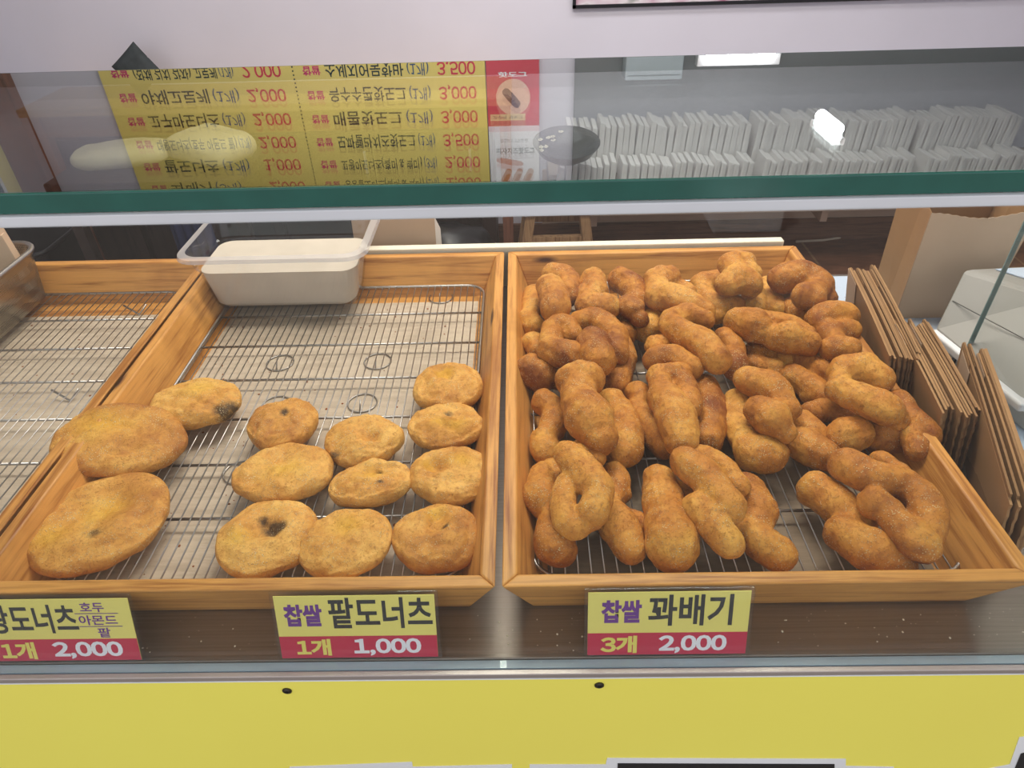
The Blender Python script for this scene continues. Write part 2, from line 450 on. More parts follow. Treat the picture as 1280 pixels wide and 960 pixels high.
tray('wooden_tray', -0.0255, 0.4870, YF, YB, 'right pine tray heaped with twisted doughnuts', PARCH_D, 1.06)

# ------------------------------------------------------------------ wire racks
RZ = -0.0475
def rack(label, x0, x1, y0, y1, pitch, rings, vlegs=()):
    root = empty('wire_rack', ((x0 + x1) / 2, (y0 + y1) / 2, RZ), 0, label, 'cooling rack', 'wire cooling racks in the trays')
    child('frame', tube(BM(), rrect(x0, x1, y0, y1, 0.032, RZ), 0.0026, 8, True), CHROME, root, True)
    bm = BM(); n = int((x1 - x0 - 0.012) / pitch)
    for i in range(n + 1):
        x = x0 + 0.006 + (x1 - x0 - 0.012) * i / n
        e = 0.0
        d = min(x - x0, x1 - x)
        if d < 0.032: e = 0.032 - math.sqrt(max(0, 0.032 ** 2 - (0.032 - d) ** 2))
        tube(bm, [(x, y0 + e, RZ + 0.0010), (x, y1 - e, RZ + 0.0010)], 0.00095, 6)
    child('wires', bm, CHROME, root, True)
    k = 6
    for i in range(1, k + 1):
        y = y0 + (y1 - y0) * i / (k + 1)
        child('crossbar', tube(BM(), [(x0, y, RZ - 0.0022), (x1, y, RZ - 0.0022)], 0.0019, 8), CHROME, root, True)
    for px, py in rings:
        c = onz(px, py, DZ + 0.012)
        z0 = DZ + 0.0112
        pts = [(c.x + 0.021 * math.cos(a * PI / 12), c.y + 0.021 * math.sin(a * PI / 12), z0) for a in range(24)]
        bm = tube(BM(), pts, 0.0011, 6, True)
        tube(bm, [(c.x, c.y - 0.021, z0), (c.x, c.y - 0.008, RZ - 0.004)], 0.0011, 6)
        child('foot_ring', bm, CHROME, root, True)
    for px, py in vlegs:
        c = onz(px, py, RZ)
        bm = tube(BM(), [(c.x - 0.028, c.y + 0.01, RZ - 0.003), (c.x, c.y, DZ + 0.0108), (c.x + 0.012, c.y + 0.012, RZ - 0.003)], 0.0018, 6)
        child('rack_leg', bm, CHROME, root, True)
    return root
rack('empty wire rack in the left tray beside the mesh basket', -1.035, -0.607, 0.46, 1.078, 0.0128, [], [(512, 0)][:0] + [(170, 383), (82, 490)])
rack('wire rack under the flat round doughnuts in the middle tray', -0.515, -0.068, 0.448, 1.080, 0.0116,
     [(350, 453), (472, 451), (551, 371), (345, 506), (453, 503), (300, 590)])
rack('wire rack buried under the twisted doughnuts in the right tray', 0.006, 0.463, 0.448, 1.080, 0.0135, [(760, 650)])
RT = RZ + 0.002                  # top of the racks

# crumbs in the trays
def crumbs(name, label, x0, x1, y0, y1, z, n, smax=0.0022):
    bm = BM()
    for i in range(n):
        c = (random.uniform(x0, x1), random.uniform(y0, y1), z)
        r = random.uniform(0.0006, smax) * (0.5 if random.random() < 0.6 else 1)
        bmesh.ops.create_icosphere(bm, subdivisions=1, radius=r, matrix=Matrix.Translation(c) @ Matrix.Diagonal((1, random.uniform(0.6, 1.4), 0.5, 1)))
    return setp(obj(name, bm, plain('crumb', '8a4c22', 0.7, 0, 0.3, 0.3, 60)), label, 'crumbs', None, 'stuff')
crumbs('crumbs', 'brown fried crumbs scattered on the paper of the middle tray', -0.50, -0.09, 0.47, 1.04, DZ + 0.0098, 240)
crumbs('crumbs', 'few brown crumbs scattered on the paper of the left tray', -1.0, -0.62, 0.47, 1.01, DZ + 0.0098, 90)
crumbs('sugar_crumbs', 'pale sugar specks scattered over the steel deck before the trays', -0.6, 0.5, 0.380, 0.425, DZ + 0.0006, 130, 0.0012).data.materials[0] = plain('sugar', 'e8dcc4', 0.6)

# ------------------------------------------------------------------ flat doughnuts
def attr(me, name, vals):
    a = me.attributes.new(name, 'FLOAT', 'POINT'); a.data.foreach_set('value', vals)
def doughnut(label, cx, cy, hw, hh, ang, t, group, seed, dents=(), stains=(), golds=(), wob=0.10, tilt=(0, 0), lift=0.0, pinch=0):
    zc = RT + t * 0.5 + lift
    c = onz(cx, cy, zc)
    d = ray(cx, cy); depth = (c - EYE).length * F / d.length
    ppm = F / depth; dep = math.asin(-(d.normalized().z))
    rx = hw / ppm; ry = (hh / ppm - 0.5 * t * math.cos(dep) * 0.45) / math.sin(dep)
    bm = BM(); bmesh.ops.create_icosphere(bm, subdivisions=5, radius=1)
    sv = Vector((seed * 7.3, seed * 3.1, seed * 1.7)); st, gd = [], []
    for v in bm.verts:
        n = v.co.copy()
        r = math.hypot(n.x, n.y); a = math.atan2(n.y, n.x)
        k = 1 + wob * noise.noise(Vector((math.cos(a) * 1.1, math.sin(a) * 1.1, 0)) + sv) + 0.03 * noise.noise(Vector((math.cos(a) * 3, math.sin(a) * 3, 5)) + sv)
        # flatten: pillow profile
        zz = math.copysign(abs(n.z) ** 0.85, n.z)
        q = 1.0
        h = zz * (1 + 0.25 * noise.noise(n * 1.6 + sv))
        for (dx, dy, dr, da) in dents:
            g = math.exp(-((n.x - dx) ** 2 + (n.y - dy) ** 2) / dr ** 2)
            if n.z > 0: h -= da * 1.25 * g
        h += 0.15 * noise.noise(n * 2.6 + sv) + 0.07 * noise.noise(n * 6 + sv) + 0.03 * noise.noise(n * 14 + sv)
        if n.z > 0:
            h -= 0.16 * max(0.0, 1 - abs(noise.noise(n * 1.5 + sv * 1.7)) * 7) * n.z
            h -= 0.10 * max(0.0, 1 - abs(noise.noise(n * 3.0 + sv * 2.3)) * 6) * n.z
        sx = n.x * k; sy = n.y * k
        s1 = 0.0; g1 = 0.0
        for (dx, dy, dr) in stains: s1 += math.exp(-((n.x - dx) ** 2 + (n.y - dy) ** 2) / dr ** 2) * (1 if n.z > -0.2 else 0)
        for (dx, dy, dr) in golds: g1 += math.exp(-((n.x - dx) ** 2 + (n.y - dy) ** 2) / dr ** 2) * (1 if n.z > 0 else 0)
        st.append(min(1, s1)); gd.append(min(1, g1))
        if h < -0.62: h = -0.62 - (abs(h) - 0.62) * 0.25
        v.co = Vector((sx * rx, sy * ry, h * t * 0.55))
    zmin = min(v.co.z for v in bm.verts)
    me = bpy.data.meshes.new('flat_doughnut'); bm.to_mesh(me); bm.free()
    attr(me, 'stain', st); attr(me, 'gold', gd)
    o = link('flat_doughnut', me, DOUGH_FLAT, None, True)
    E_ = Euler((math.radians(tilt[0]), math.radians(tilt[1]), math.radians(ang)))
    zl = min((E_.to_matrix() @ v.co).z for v in me.vertices)
    o.rotation_euler = E_
    o.location = (c.x, c.y, RT - zl + lift)
    return setp(o, label, 'doughnut', group)
GB = 'large flat doughnuts on the left of the middle tray'
GS = 'small flat doughnuts in the middle tray'
D = doughnut
D('large flat doughnut nearest the front left corner of the middle tray', 121, 650, 87, 58, 14, 0.036, GB, 1,
  dents=[(0.25, 0.2, 0.35, 0.45), (-0.15, 0.15, 0.4, 0.3), (0.0, -0.2, 0.3, 0.25)], golds=[(-0.5, -0.3, 0.25), (0.1, 0.1, 0.3)], stains=[(0.1, -0.42, 0.10)])
D('large smooth flat doughnut leaning on the left side board', 150, 553, 78, 42, 4, 0.038, GB, 2,
  dents=[(0.2, 0.3, 0.4, 0.25)], golds=[(-0.3, 0.2, 0.4)], tilt=(4, 8), lift=0.003)
D('large flat doughnut with black filling showing at its right end', 245, 502, 57, 31, -4, 0.036, GB, 3,
  dents=[(-0.3, -0.3, 0.3, 0.15)], stains=[(0.98, -0.25, 0.22), (0.75, -0.5, 0.18)], golds=[(0.0, 0.3, 0.35)])
D('small flat doughnut farthest back in the column ending with the black-stained one', 353, 528, 44, 34, 0, 0.036, GS, 4,
  dents=[(0.6, 0.5, 0.25, 0.3)], stains=[(0.1, 0.1, 0.14)])
D('plump small flat doughnut behind the one with a black stained centre', 355, 589, 62, 40, 6, 0.036, GS, 5,
  dents=[(0.1, 0.25, 0.35, 0.3), (-0.3, -0.1, 0.3, 0.15)], golds=[(0.1, -0.2, 0.35)], tilt=(-3, 0))
D('small flat doughnut with a black stained hollow in its centre', 334, 669, 64, 47, 10, 0.034, GS, 6,
  dents=[(0.05, 0.1, 0.35, 0.5)], stains=[(0.08, 0.1, 0.2), (0.3, 0.05, 0.12), (-0.1, 0.35, 0.1)], golds=[(-0.5, -0.1, 0.25)])
D('wrinkled small flat doughnut with squarish shoulders in the middle row', 455, 548, 49, 34, -6, 0.040, GS, 7,
  dents=[(0.3, -0.2, 0.22, 0.5), (0.0, 0.2, 0.25, 0.3), (-0.5, -0.6, 0.3, 0.2)], stains=[(-0.5, -0.75, 0.16)], wob=0.2)
D('small flat doughnut tilted to the right between wrinkled one and front one', 465, 602, 54, 31, 14, 0.034, GS, 8,
  dents=[(0.3, 0.2, 0.3, 0.35), (-0.1, 0.3, 0.25, 0.2)], stains=[(0.2, -0.45, 0.10), (0.2, 0.3, 0.10)], golds=[(0.0, 0.1, 0.3)])
D('smooth pale small flat doughnut at the middle of the front row', 433, 676, 60, 45, 24, 0.033, GS, 9,
  dents=[(0.0, 0.2, 0.4, 0.15)], golds=[(0.1, 0.3, 0.35)], wob=0.06)
D('small flat doughnut with a bright yellow spot, farthest back on the right', 560, 482, 44, 33, 4, 0.036, GS, 10,
  dents=[(-0.1, 0.2, 0.3, 0.3)], golds=[(-0.15, 0.35, 0.25), (-0.1, 0.3, 0.2)])
D('small flat doughnut with yellow creases, second from the back on the right', 558, 531, 48, 31, 0, 0.034, GS, 11,
  dents=[(0.1, 0.2, 0.3, 0.4)], golds=[(0.3, -0.3, 0.3), (-0.2, -0.2, 0.2)], stains=[(0.05, 0.25, 0.12)])
D('round dimpled small flat doughnut behind the front right corner one', 565, 592, 54, 40, -4, 0.036, GS, 12,
  dents=[(-0.35, 0.05, 0.22, 0.6), (0.2, 0.0, 0.3, 0.2)], golds=[(-0.55, 0.1, 0.18), (0.2, 0.3, 0.25)])
D('small flat doughnut in the front right corner of the middle tray', 547, 670, 57, 44, -8, 0.036, GS, 13,
  dents=[(-0.2, 0.1, 0.3, 0.4), (-0.1, 0.5, 0.2, 0.3), (0.1, 0.2, 0.25, 0.2)], golds=[(-0.2, 0.6, 0.2)], stains=[(0.15, 0.2, 0.10)])

# ------------------------------------------------------------------ twisted doughnuts
def catmull(P, n):
    P = [Vector(p) for p in P]
    if len(P) == 1: P = [P[0] - Vector((0.002, 0, 0)), P[0] + Vector((0.002, 0, 0))]
    Q = [P[0] * 2 - P[1]] + P + [P[-1] * 2 - P[-2]]; out = []
    for i in range(1, len(Q) - 2):
        a, b, c, d = Q[i - 1:i + 3]
        for k in range(n):
            t = k / n
            out.append(0.5 * ((2 * b) + (c - a) * t + (2 * a - 5 * b + 4 * c - d) * t * t + (3 * b - a - 3 * c + d) * t ** 3))
    out.append(P[-1]); return out
def rope(bm, pts, rs):
    def cap(p, q, rad):
        d = (p - q).normalized()
        return [(p + d * rad * s, rad * math.sqrt(max(0.02, 1 - s * s))) for s in (0.4, 0.75, 0.93, 0.99)]
    e0 = cap(pts[0], pts[1], rs[0]); e1 = cap(pts[-1], pts[-2], rs[-1])
    tube(bm, [p for p, _ in e0[::-1]] + pts + [p for p, _ in e1], [q for _, q in e0[::-1]] + rs + [q for _, q in e1], 14)
TW = 'twisted doughnuts heaped in the right tray'
LIFT = {0: 0.0, 1: 0.030, 2: 0.048}
def twist(label, lay, *strands):
    """strands: (points, radius[, extra height]) of the dough ropes, measured on the photo and set on the rack"""
    twist.n += 1; seed = twist.n
    built = []
    for st in strands:
        pp, r = st[0], st[1]; ex = st[2] if len(st) > 2 else 0.0
        rr = [q * 1.2 for q in (r if isinstance(r, (list, tuple)) else [r] * len(pp))]
        W, Rm = [], []
        for (cx, cy), q in zip(pp, rr):
            px, py = 625 + cx / 1.9206, 300 + cy / 1.92
            rad = 0.022
            for _ in range(3):
                z = RT + LIFT[lay] + ex + rad
                p = onz(px, py, z); d = ray(px, py)
                rad = (q / 1.92) / (F / ((p - EYE).length * F / d.length))
            W.append(p); Rm.append(rad)
        C3 = catmull(W, 8); n = len(C3)
        if len(Rm) == 1: Rm = Rm * 2
        RS = []
        for i in range(n):
            t = i / (n - 1) * (len(Rm) - 1); k = min(int(t), len(Rm) - 2)
            RS.append((Rm[k] + (Rm[k + 1] - Rm[k]) * (t - k)) * (1 + 0.04 * math.sin(6 * i / n + seed)))
        # pull the ends in so the rounded caps end where the dough ends
        L = sum((a - b).length for a, b in zip(C3, C3[1:]))
        built.append((C3, RS))
    c = Vector()
    for C3, _ in built: c += sum(C3, Vector()) / len(C3)
    c /= len(built); c.z = RT + LIFT[lay] + 0.02
    bm = BM()
    for i, (C3, RS) in enumerate(built):
        rope(bm, [p - c for p in C3], RS)
        if i:
            a, b, ra = min(((p, q, min(x, y)) for j in range(i) for p, x in zip(*built[j]) for q, y in zip(C3, RS)), key=lambda s: (s[0] - s[1]).length)
            if (a - b).length > 0.002:
                rope(bm, [a - c, (a + b) / 2 - c, b - c], [ra * 0.92] * 3)
    bmesh.ops.recalc_face_normals(bm, faces=bm.faces)
    me = bpy.data.meshes.new('twist_raw'); bm.to_mesh(me); bm.free()
    o = bpy.data.objects.new('twist_raw', me); COL.objects.link(o)
    m = o.modifiers.new('r', 'REMESH'); m.mode = 'VOXEL'; m.voxel_size = 0.0021
    m2 = o.modifiers.new('s', 'SMOOTH'); m2.factor = 0.5; m2.iterations = 4
    bpy.context.view_layer.update()
    out = bpy.data.meshes.new_from_object(o.evaluated_get(bpy.context.evaluated_depsgraph_get()))
    bpy.data.objects.remove(o); bpy.data.meshes.remove(me)
    sv = Vector((seed * 5.7, seed * 2.3, seed * 9.1))
    nrm = [v.normal.copy() for v in out.vertices]
    for v, n in zip(out.vertices, nrm):
        q = v.co
        v.co = q + n * (0.0024 * noise.noise(q * 40 + sv) + 0.0012 * noise.noise(q * 95 + sv) + 0.0005 * noise.noise(q * 260 + sv))
    out.name = 'twisted_doughnut'
    o = link('twisted_doughnut', out, DOUGH_TWIST, None, True)
    o.location = c
    return setp(o, label, 'twisted doughnut', TW)
twist.n = 0
T = twist
# lower layer, back to front
T('twisted doughnut showing only a narrow side in the back left corner', 0, ([(82, 130), (76, 165)], 22), ([(68, 195), (85, 212)], 24))
T('dark twisted doughnut half buried below the brown curled one near the back board', 0, ([(280, 195), (300, 225)], 24), ([(310, 215), (300, 235)], 18))
T('short dark twisted doughnut standing right of the brown curled one', 0, ([(352, 165), (368, 190), (355, 215)], 27), ([(340, 200), (335, 215)], 22))
T('twisted doughnut lying flat against the back board, left of the upright one', 0, ([(485, 108), (535, 100)], 26), ([(500, 150), (530, 165), (560, 160)], 25), ([(520, 185), (535, 178)], 18))
T('dim twisted doughnut in the shade right of the upright one at the back', 0, ([(610, 120), (612, 165)], 24), ([(640, 110), (655, 150), (670, 165)], 22))
T('dark twisted doughnut deep under the ball-ended one at the back right', 0, ([(700, 165), (735, 185)], 26), ([(690, 150), (720, 160)], 20))
T('twisted doughnut whose stubby end pokes out at the left board, upper of two', 0, ([(78, 248), (92, 268)], 24), ([(92, 268), (130, 262)], 24))
T('twisted doughnut whose thick round end pokes out at the left board, lower of two', 0, ([(76, 315), (98, 325)], 35), ([(98, 325), (150, 330)], 26))
T('slim twisted doughnut leaning right of the large one with a split end', 0, ([(288, 245), (302, 275), (298, 305)], 22), ([(292, 300), (280, 345)], 27))
T('twisted doughnut upright along the left board beside the broad one', 0, ([(106, 390), (132, 415), (128, 450)], 28), ([(105, 480), (112, 510)], 31))
T('plain twisted doughnut tucked behind the right flank of the broad one', 0, ([(265, 390), (295, 440), (300, 500)], [32, 36, 42]), ([(262, 480), (285, 510)], 28))
T('twisted doughnut left of the reddish one in the middle of the heap', 0, ([(330, 370), (338, 385)], 27), ([(328, 410), (362, 450), (395, 490)], [26, 30, 33]))
T('smooth twisted doughnut right of the reddish one with pale streak', 0, ([(492, 355), (508, 420), (500, 480)], [28, 34, 33]), ([(475, 350), (478, 420)], 22))
T('twisted doughnut under the long crosswise one, left of the dark gap', 0, ([(615, 272), (660, 272), (690, 290)], 27), ([(612, 300), (660, 312)], 24))
T('dark brown twisted doughnut deep in the gap right of centre', 0, ([(720, 290), (770, 315)], 30), ([(750, 330), (780, 335)], 22))
T('smooth oval twisted doughnut below the dark gap right of centre', 0, ([(703, 328), (745, 352), (785, 380)], 27), ([(740, 372), (780, 388)], 18))
T('twisted doughnut with two rounded ends under the pale diagonal one', 0, ([(572, 390), (565, 440)], 32), ([(605, 510), (645, 515)], 40), ([(570, 450), (600, 480)], 26))
T('rounded twisted doughnut right of the pale diagonal one, above the front gap', 0, ([(728, 440), (760, 470)], 28), ([(725, 490), (775, 515)], 36))
T('hooked twisted doughnut right of centre with a bulb at its end', 0, ([(750, 412), (800, 408), (845, 435)], 23), ([(825, 470), (855, 462)], 38))
T('twisted doughnut ending in a big bulb near the right board', 0, ([(900, 425), (925, 460)], 30), ([(925, 470), (955, 472)], 36), ([(880, 415), (905, 440)], 26))
T('twisted doughnut resting on the right board rim', 1, ([(960, 390), (995, 435), (1032, 466)], [26, 27, 23], -0.006), ([(985, 470), (1000, 503)], 25, -0.012))
T('large twisted doughnut lying left of and under the ring-holed one in the front right', 0, ([(758, 598), (800, 630), (860, 680)], [38, 40, 36]), ([(825, 705), (880, 740), (950, 770)], [40, 46, 42]))
T('slender-waisted twisted doughnut against the left board at the front', 0, ([(103, 565), (100, 615), (125, 650)], [28, 38, 30]), ([(125, 650), (125, 720), (140, 738)], [28, 40, 42]), ([(128, 550), (150, 610)], 24))
T('twisted doughnut with a knobbly front end sticking out from under the looped one', 0, ([(275, 560), (288, 605)], 26), ([(250, 650), (285, 685), (312, 740)], [34, 40, 36]), ([(315, 670), (348, 688)], 22))
T('straight club-shaped twisted doughnut standing alone at the front', 0, ([(382, 578), (395, 640), (412, 730)], [35, 42, 58]), ([(440, 600), (452, 625)], 18))
T('twisted doughnut lying under the right flank of the three-stranded front one', 0, ([(590, 600), (625, 650)], 37), ([(605, 710), (640, 735), (670, 755)], [34, 40, 36]), ([(560, 690), (600, 720)], 28))
# upper layer
T('twisted doughnut topping the back left corner with a long front lobe', 1, ([(128, 84), (160, 90), (168, 130)], 24, 0.0), ([(118, 112), (132, 140), (134, 165)], [27, 33, 30], 0.008))
T('twisted doughnut with broad sideways front lobe, second in the back row', 1, ([(222, 96), (230, 125)], 26), ([(208, 155), (240, 158), (262, 160)], [25, 28, 24], 0.004), ([(200, 130), (212, 150)], 22))
T('dark brown curled twisted doughnut, third in the back row', 1, ([(288, 95), (315, 110), (330, 145)], [27, 27, 22]), ([(305, 160), (318, 165)], 24, 0.004), ([(320, 180), (338, 190)], 18))
T('long pale twisted doughnut running down from the back board', 1, ([(375, 100), (400, 95)], 30, 0.004), ([(380, 135), (430, 145), (490, 172)], [30, 31, 25], 0.006), ([(425, 115), (450, 125)], 20))
T('upright twisted doughnut leaning on the back board in a pale reflection', 1, ([(555, 58), (585, 55)], 26, 0.018), ([(550, 105), (575, 95), (600, 105)], [28, 32, 28], 0.01), ([(560, 75), (600, 80)], 24, 0.015))
T('knotted twisted doughnut with a round ball end, topmost at the back right', 1, ([(680, 92), (730, 86), (772, 108)], [30, 33, 27], 0.006), ([(735, 135), (748, 138)], 29, 0.012), ([(775, 118), (786, 142)], 20))
T('big-nosed twisted doughnut with a folded top beside the left board', 1, ([(128, 218), (155, 205), (175, 228)], [25, 27, 22]), ([(118, 262), (150, 272), (168, 278)], [26, 32, 30], 0.006))
T('large twisted doughnut with a split end left of the dark rack gap', 1, ([(192, 196), (232, 192), (272, 228), (282, 272)], [22, 27, 28, 24]), ([(222, 250), (235, 285)], 36, 0.004))
T('long folded twisted doughnut on top of the heap behind the gap', 1, ([(412, 196), (450, 182), (488, 192)], [28, 25, 22], 0.006), ([(412, 205), (440, 226), (485, 250), (522, 288)], [26, 28, 32, 30], 0.012))
T('reddish twisted doughnut behind the end of the long folded one', 1, ([(540, 235), (562, 262)], 25, -0.01), ([(562, 285), (565, 305)], 27, -0.01))
T('curved twisted doughnut crossing in front of the gap in the middle', 1, ([(372, 252), (388, 250)], 22, -0.006), ([(370, 288), (415, 285), (455, 305)], [25, 30, 29], -0.004))
T('long twisted doughnut lying crosswise over the right half of the heap', 1, ([(572, 195), (615, 208), (640, 222)], [29, 36, 26], 0.006), ([(665, 232), (700, 235), (738, 246)], [29, 34, 28], 0.006), ([(620, 195), (690, 205), (735, 225)], [24, 22, 20], 0.008))
T('lumpy twisted doughnut along the right board below the ball-ended one', 1, ([(765, 195), (795, 178), (830, 182)], [27, 30, 26], 0.004), ([(790, 225), (840, 215)], 24, 0.004), ([(800, 262), (835, 262)], [27, 26], 0.002))
T('big twisted doughnut with two broad strands by the right board', 1, ([(825, 318), (870, 310), (905, 332)], [33, 36, 32], 0.006), ([(812, 358), (865, 380), (925, 405)], [26, 34, 34], 0.010), ([(925, 400), (950, 430)], 26))
T('reddish broad twisted doughnut in the very centre of the heap', 1, ([(380, 328), (430, 322)], 26, 0.0), ([(392, 375), (420, 420), (435, 480)], [34, 42, 36], 0.004), ([(445, 350), (455, 400)], 26))
T('pale diagonal twisted doughnut lying over two others right of centre', 1, ([(598, 338), (650, 355), (690, 405)], [32, 34, 26], 0.006), ([(622, 408), (655, 430), (685, 460)], [32, 38, 24], 0.008))
T('broad pale twisted doughnut left of centre, wider than its neighbours', 1, ([(180, 335), (208, 335)], 40, 0.004), ([(192, 390), (215, 430), (240, 475)], [42, 50, 38], 0.004))
T('looped twisted doughnut with a ring-like fold at the front left', 1, ([(160, 515), (200, 555), (235, 605), (222, 655)], [30, 34, 35, 34], 0.010), ([(160, 590), (152, 635), (172, 685), (215, 668)], [26, 27, 30, 30], 0.002), ([(195, 495), (235, 525)], 20))
T('three-stranded pale twisted doughnut at the front, pointing right', 1, ([(448, 535), (500, 575), (550, 640)], [34, 36, 36], 0.008), ([(475, 640), (515, 690), (555, 728)], [31, 36, 32], 0.0), ([(470, 515), (530, 540), (575, 590)], [22, 24, 22], 0.0))
T('ring-holed twisted doughnut topping the front right pair', 1, ([(832, 540), (890, 570), (975, 590), (1028, 650), (1030, 700)], [34, 38, 36, 36, 32], 0.006), ([(900, 632), (935, 655), (970, 700), (1010, 735)], [32, 30, 34, 36], 0.004), ([(915, 530), (960, 560)], 22))

# ------------------------------------------------------------------ price tags
def price_tag(label, xl, xr, cells, lines=()):
    W = xr - xl; y0, z0, y1, z1 = 0.3738, DZ + 0.0008, 0.3990, 0.0010
    H = math.hypot(y1 - y0, z1 - z0)
    root = empty('price_tag', (xl, y0, z0), 0, label, 'price tag', 'price tags before the trays')
    root.rotation_euler = (-math.atan2(y1 - y0, z1 - z0), 0, 0)
    obj('acrylic_holder', box(BM(), 0, W, -0.0016, 0.0016, 0, H, 0.0006), ACRYL, root)
    b = 0.0035
    card = obj('printed_card', box(BM(), b, W - b, -0.0004, 0.0004, 0.002, H - 0.005), TAGY, root)
    band = obj('red_band', box(BM(), b, W - b, -0.00055, -0.00041, 0.002, H * 0.35), TAGR, card)
    for body, u0, v0, u1, v1, mat, bold in cells:
        lettering(body, u0 * W, v0 * H, u1 * W, v1 * H, mat, card, -0.00062, bold)
    for u0, v0, u1 in lines:
        obj('rule_line', box(BM(), u0 * W, u1 * W, -0.0007, -0.0006, v0 * H, v0 * H + 0.0008), PURPLE, card)
    return root
B1, B2 = 0.018, 0.03
price_tag('price tag reading 찹쌀 팥도너츠, before the middle tray', -0.2490, -0.0865,
          [('찹쌀', 0.07, 0.50, 0.30, 0.82, PURPLE, 0.04), ('팥도너츠', 0.34, 0.46, 0.96, 0.91, INK, 0.024),
           ('1개', 0.12, 0.06, 0.33, 0.31, PYEL, 0.04), ('1,000', 0.47, 0.05, 0.88, 0.31, PWHITE, 0.042)])
price_tag('price tag reading 찹쌀 꽈배기, before the right tray', 0.0540, 0.2160,
          [('찹쌀', 0.10, 0.50, 0.34, 0.83, PURPLE, 0.04), ('꽈배기', 0.38, 0.45, 0.88, 0.90, INK, 0.024),
           ('3개', 0.10, 0.05, 0.32, 0.31, PYEL, 0.04), ('2,000', 0.45, 0.04, 0.86, 0.31, PWHITE, 0.042)])
wl = 0.205
def U(px): return (px - 178 + wl / 0.162 * 205) / (wl / 0.162 * 205)
price_tag('price tag reading 왕도너츠, at the left edge', -0.3835 - wl, -0.3835,
          [('왕도너츠', U(-8), 0.44, U(105), 0.86, INK, 0.024), ('호두', U(112), 0.745, U(142), 0.885, PURPLE, 0.02),
           ('아몬드', U(107), 0.555, U(155), 0.70, PURPLE, 0.02), ('팥', U(127), 0.37, U(143), 0.515, PURPLE, 0.02),
           ('1개', U(-2), 0.05, U(42), 0.31, PYEL, 0.04), ('2,000', U(64), 0.05, U(153), 0.31, PWHITE, 0.042)],
          [(U(104), 0.72, U(158)), (U(106), 0.53, U(160))])

# ------------------------------------------------------------------ clear tub of flour
tub = empty('plastic_tub', (-0.40, 1.06, RT), 0, 'clear plastic tub half filled with pale sugar at the back of the middle tray', 'tub')
def tubloft(x0, x1, y0, y1, fl, z0, z1, r, steps):
    return [rrect(x0 - fl * k, x1 + fl * k, y0 - fl * k, y1 + fl * k, r, z0 + (z1 - z0) * k) for k in steps]
tb = (-0.530, -0.285, 1.012, 1.098)
z0, z1 = RT + 0.0005, 0.066
yb = 1.165
bm = BM(); outer = [rrect(-0.524, -0.290, 1.012, 1.100, 0.02, z0), rrect(-0.530, -0.284, 1.006, 1.104, 0.024, z0 + 0.01),
         rrect(-0.538, -0.270, 0.993, 1.125, 0.026, 0.034), rrect(-0.541, -0.267, 0.990, 1.128, 0.026, 0.036), rrect(-0.546, -0.262, 0.986, 1.145, 0.026, z1)]
loft(bm, outer, True, False)
child('tub_wall', bm, PLASTIC, tub, False)
bm = BM(); ro = rrect(-0.556, -0.250, 0.972, 1.158, 0.034, z1); ri = rrect(-0.546, -0.262, 0.986, 1.145, 0.026, z1)
ro2 = rrect(-0.558, -0.248, 0.970, 1.160, 0.035, z1 - 0.006)
A = [bm.verts.new(p) for p in ri]; B = [bm.verts.new(p) for p in ro]; C_ = [bm.verts.new(p) for p in ro2]
n = len(A)
for k in range(n):
    bm.faces.new((A[k], A[(k + 1) % n], B[(k + 1) % n], B[k])); bm.faces.new((B[k], B[(k + 1) % n], C_[(k + 1) % n], C_[k]))
child('tub_rim', bm, plain('frosted_rim', 'cfcacc', 0.2, 0, 0.6), tub)
MATS['frosted_rim'].node_tree.nodes['Principled BSDF'].inputs['Alpha'].default_value = 0.55
bm = BM(); q = 0.003
loft(bm, [rrect(-0.524 + q, -0.290 - q, 1.012 + q, 1.100 - q, 0.02, z0 + q), rrect(-0.530 + q, -0.284 - q, 1.006 + q, 1.104 - q, 0.022, z0 + 0.01),
          rrect(-0.537 + q, -0.271 - q, 0.994 + q, 1.124 - q, 0.024, 0.030)])
child('sugar_fill', bm, plain('pale_sugar', 'cdc2b2', 0.85, 0, 0.2, 0.06, 20), tub)

# ------------------------------------------------------------------ mesh basket with bags
def meshmat():
    t = NT('fine_mesh'); 
    b = t.n('ShaderNodeBsdfPrincipled'); b.inputs['Base Color'].default_value = lin('b0a898'); b.inputs['Metallic'].default_value = 1.0; b.inputs['Roughness'].default_value = 0.3
    ck = t.n('ShaderNodeTexVoronoi'); t.l(t.coord((300, 300, 300)), ck.inputs['Vector']); ck.inputs['Scale'].default_value = 1.0
    ck.inputs['Randomness'].default_value = 0.0
    tr = t.n('ShaderNodeBsdfTransparent'); mx = t.n('ShaderNodeMixShader')
    t.l(t.ramp(ck.outputs['Distance'], [(0.30, (0, 0, 0, 1)), (0.42, (1, 1, 1, 1))]), mx.inputs[0])
    t.l(tr.outputs[0], mx.inputs[1]); t.l(b.outputs[0], mx.inputs[2]); t.l(mx.outputs[0], t.out.inputs[0]); return t.m
bx0, bx1, by0, by1, bz = -1.03, -0.842, 0.78, 1.098, 0.045
bk = empty('mesh_basket', ((bx0 + bx1) / 2, (by0 + by1) / 2, RT), 0, 'rectangular steel mesh basket standing on the rack in the left tray', 'basket')
child('rim', tube(BM(), rrect(bx0, bx1, by0, by1, 0.04, bz), 0.0042, 10, True), CHROME, bk, True)
bm = BM(); loft(bm, [rrect(bx0 + 0.012, bx1 - 0.012, by0 + 0.012, by1 - 0.012, 0.032, RT + 0.001), rrect(bx0 + 0.001, bx1 - 0.001, by0 + 0.001, by1 - 0.001, 0.04, bz)], True, False)
child('mesh_side', bm, meshmat(), bk, True)

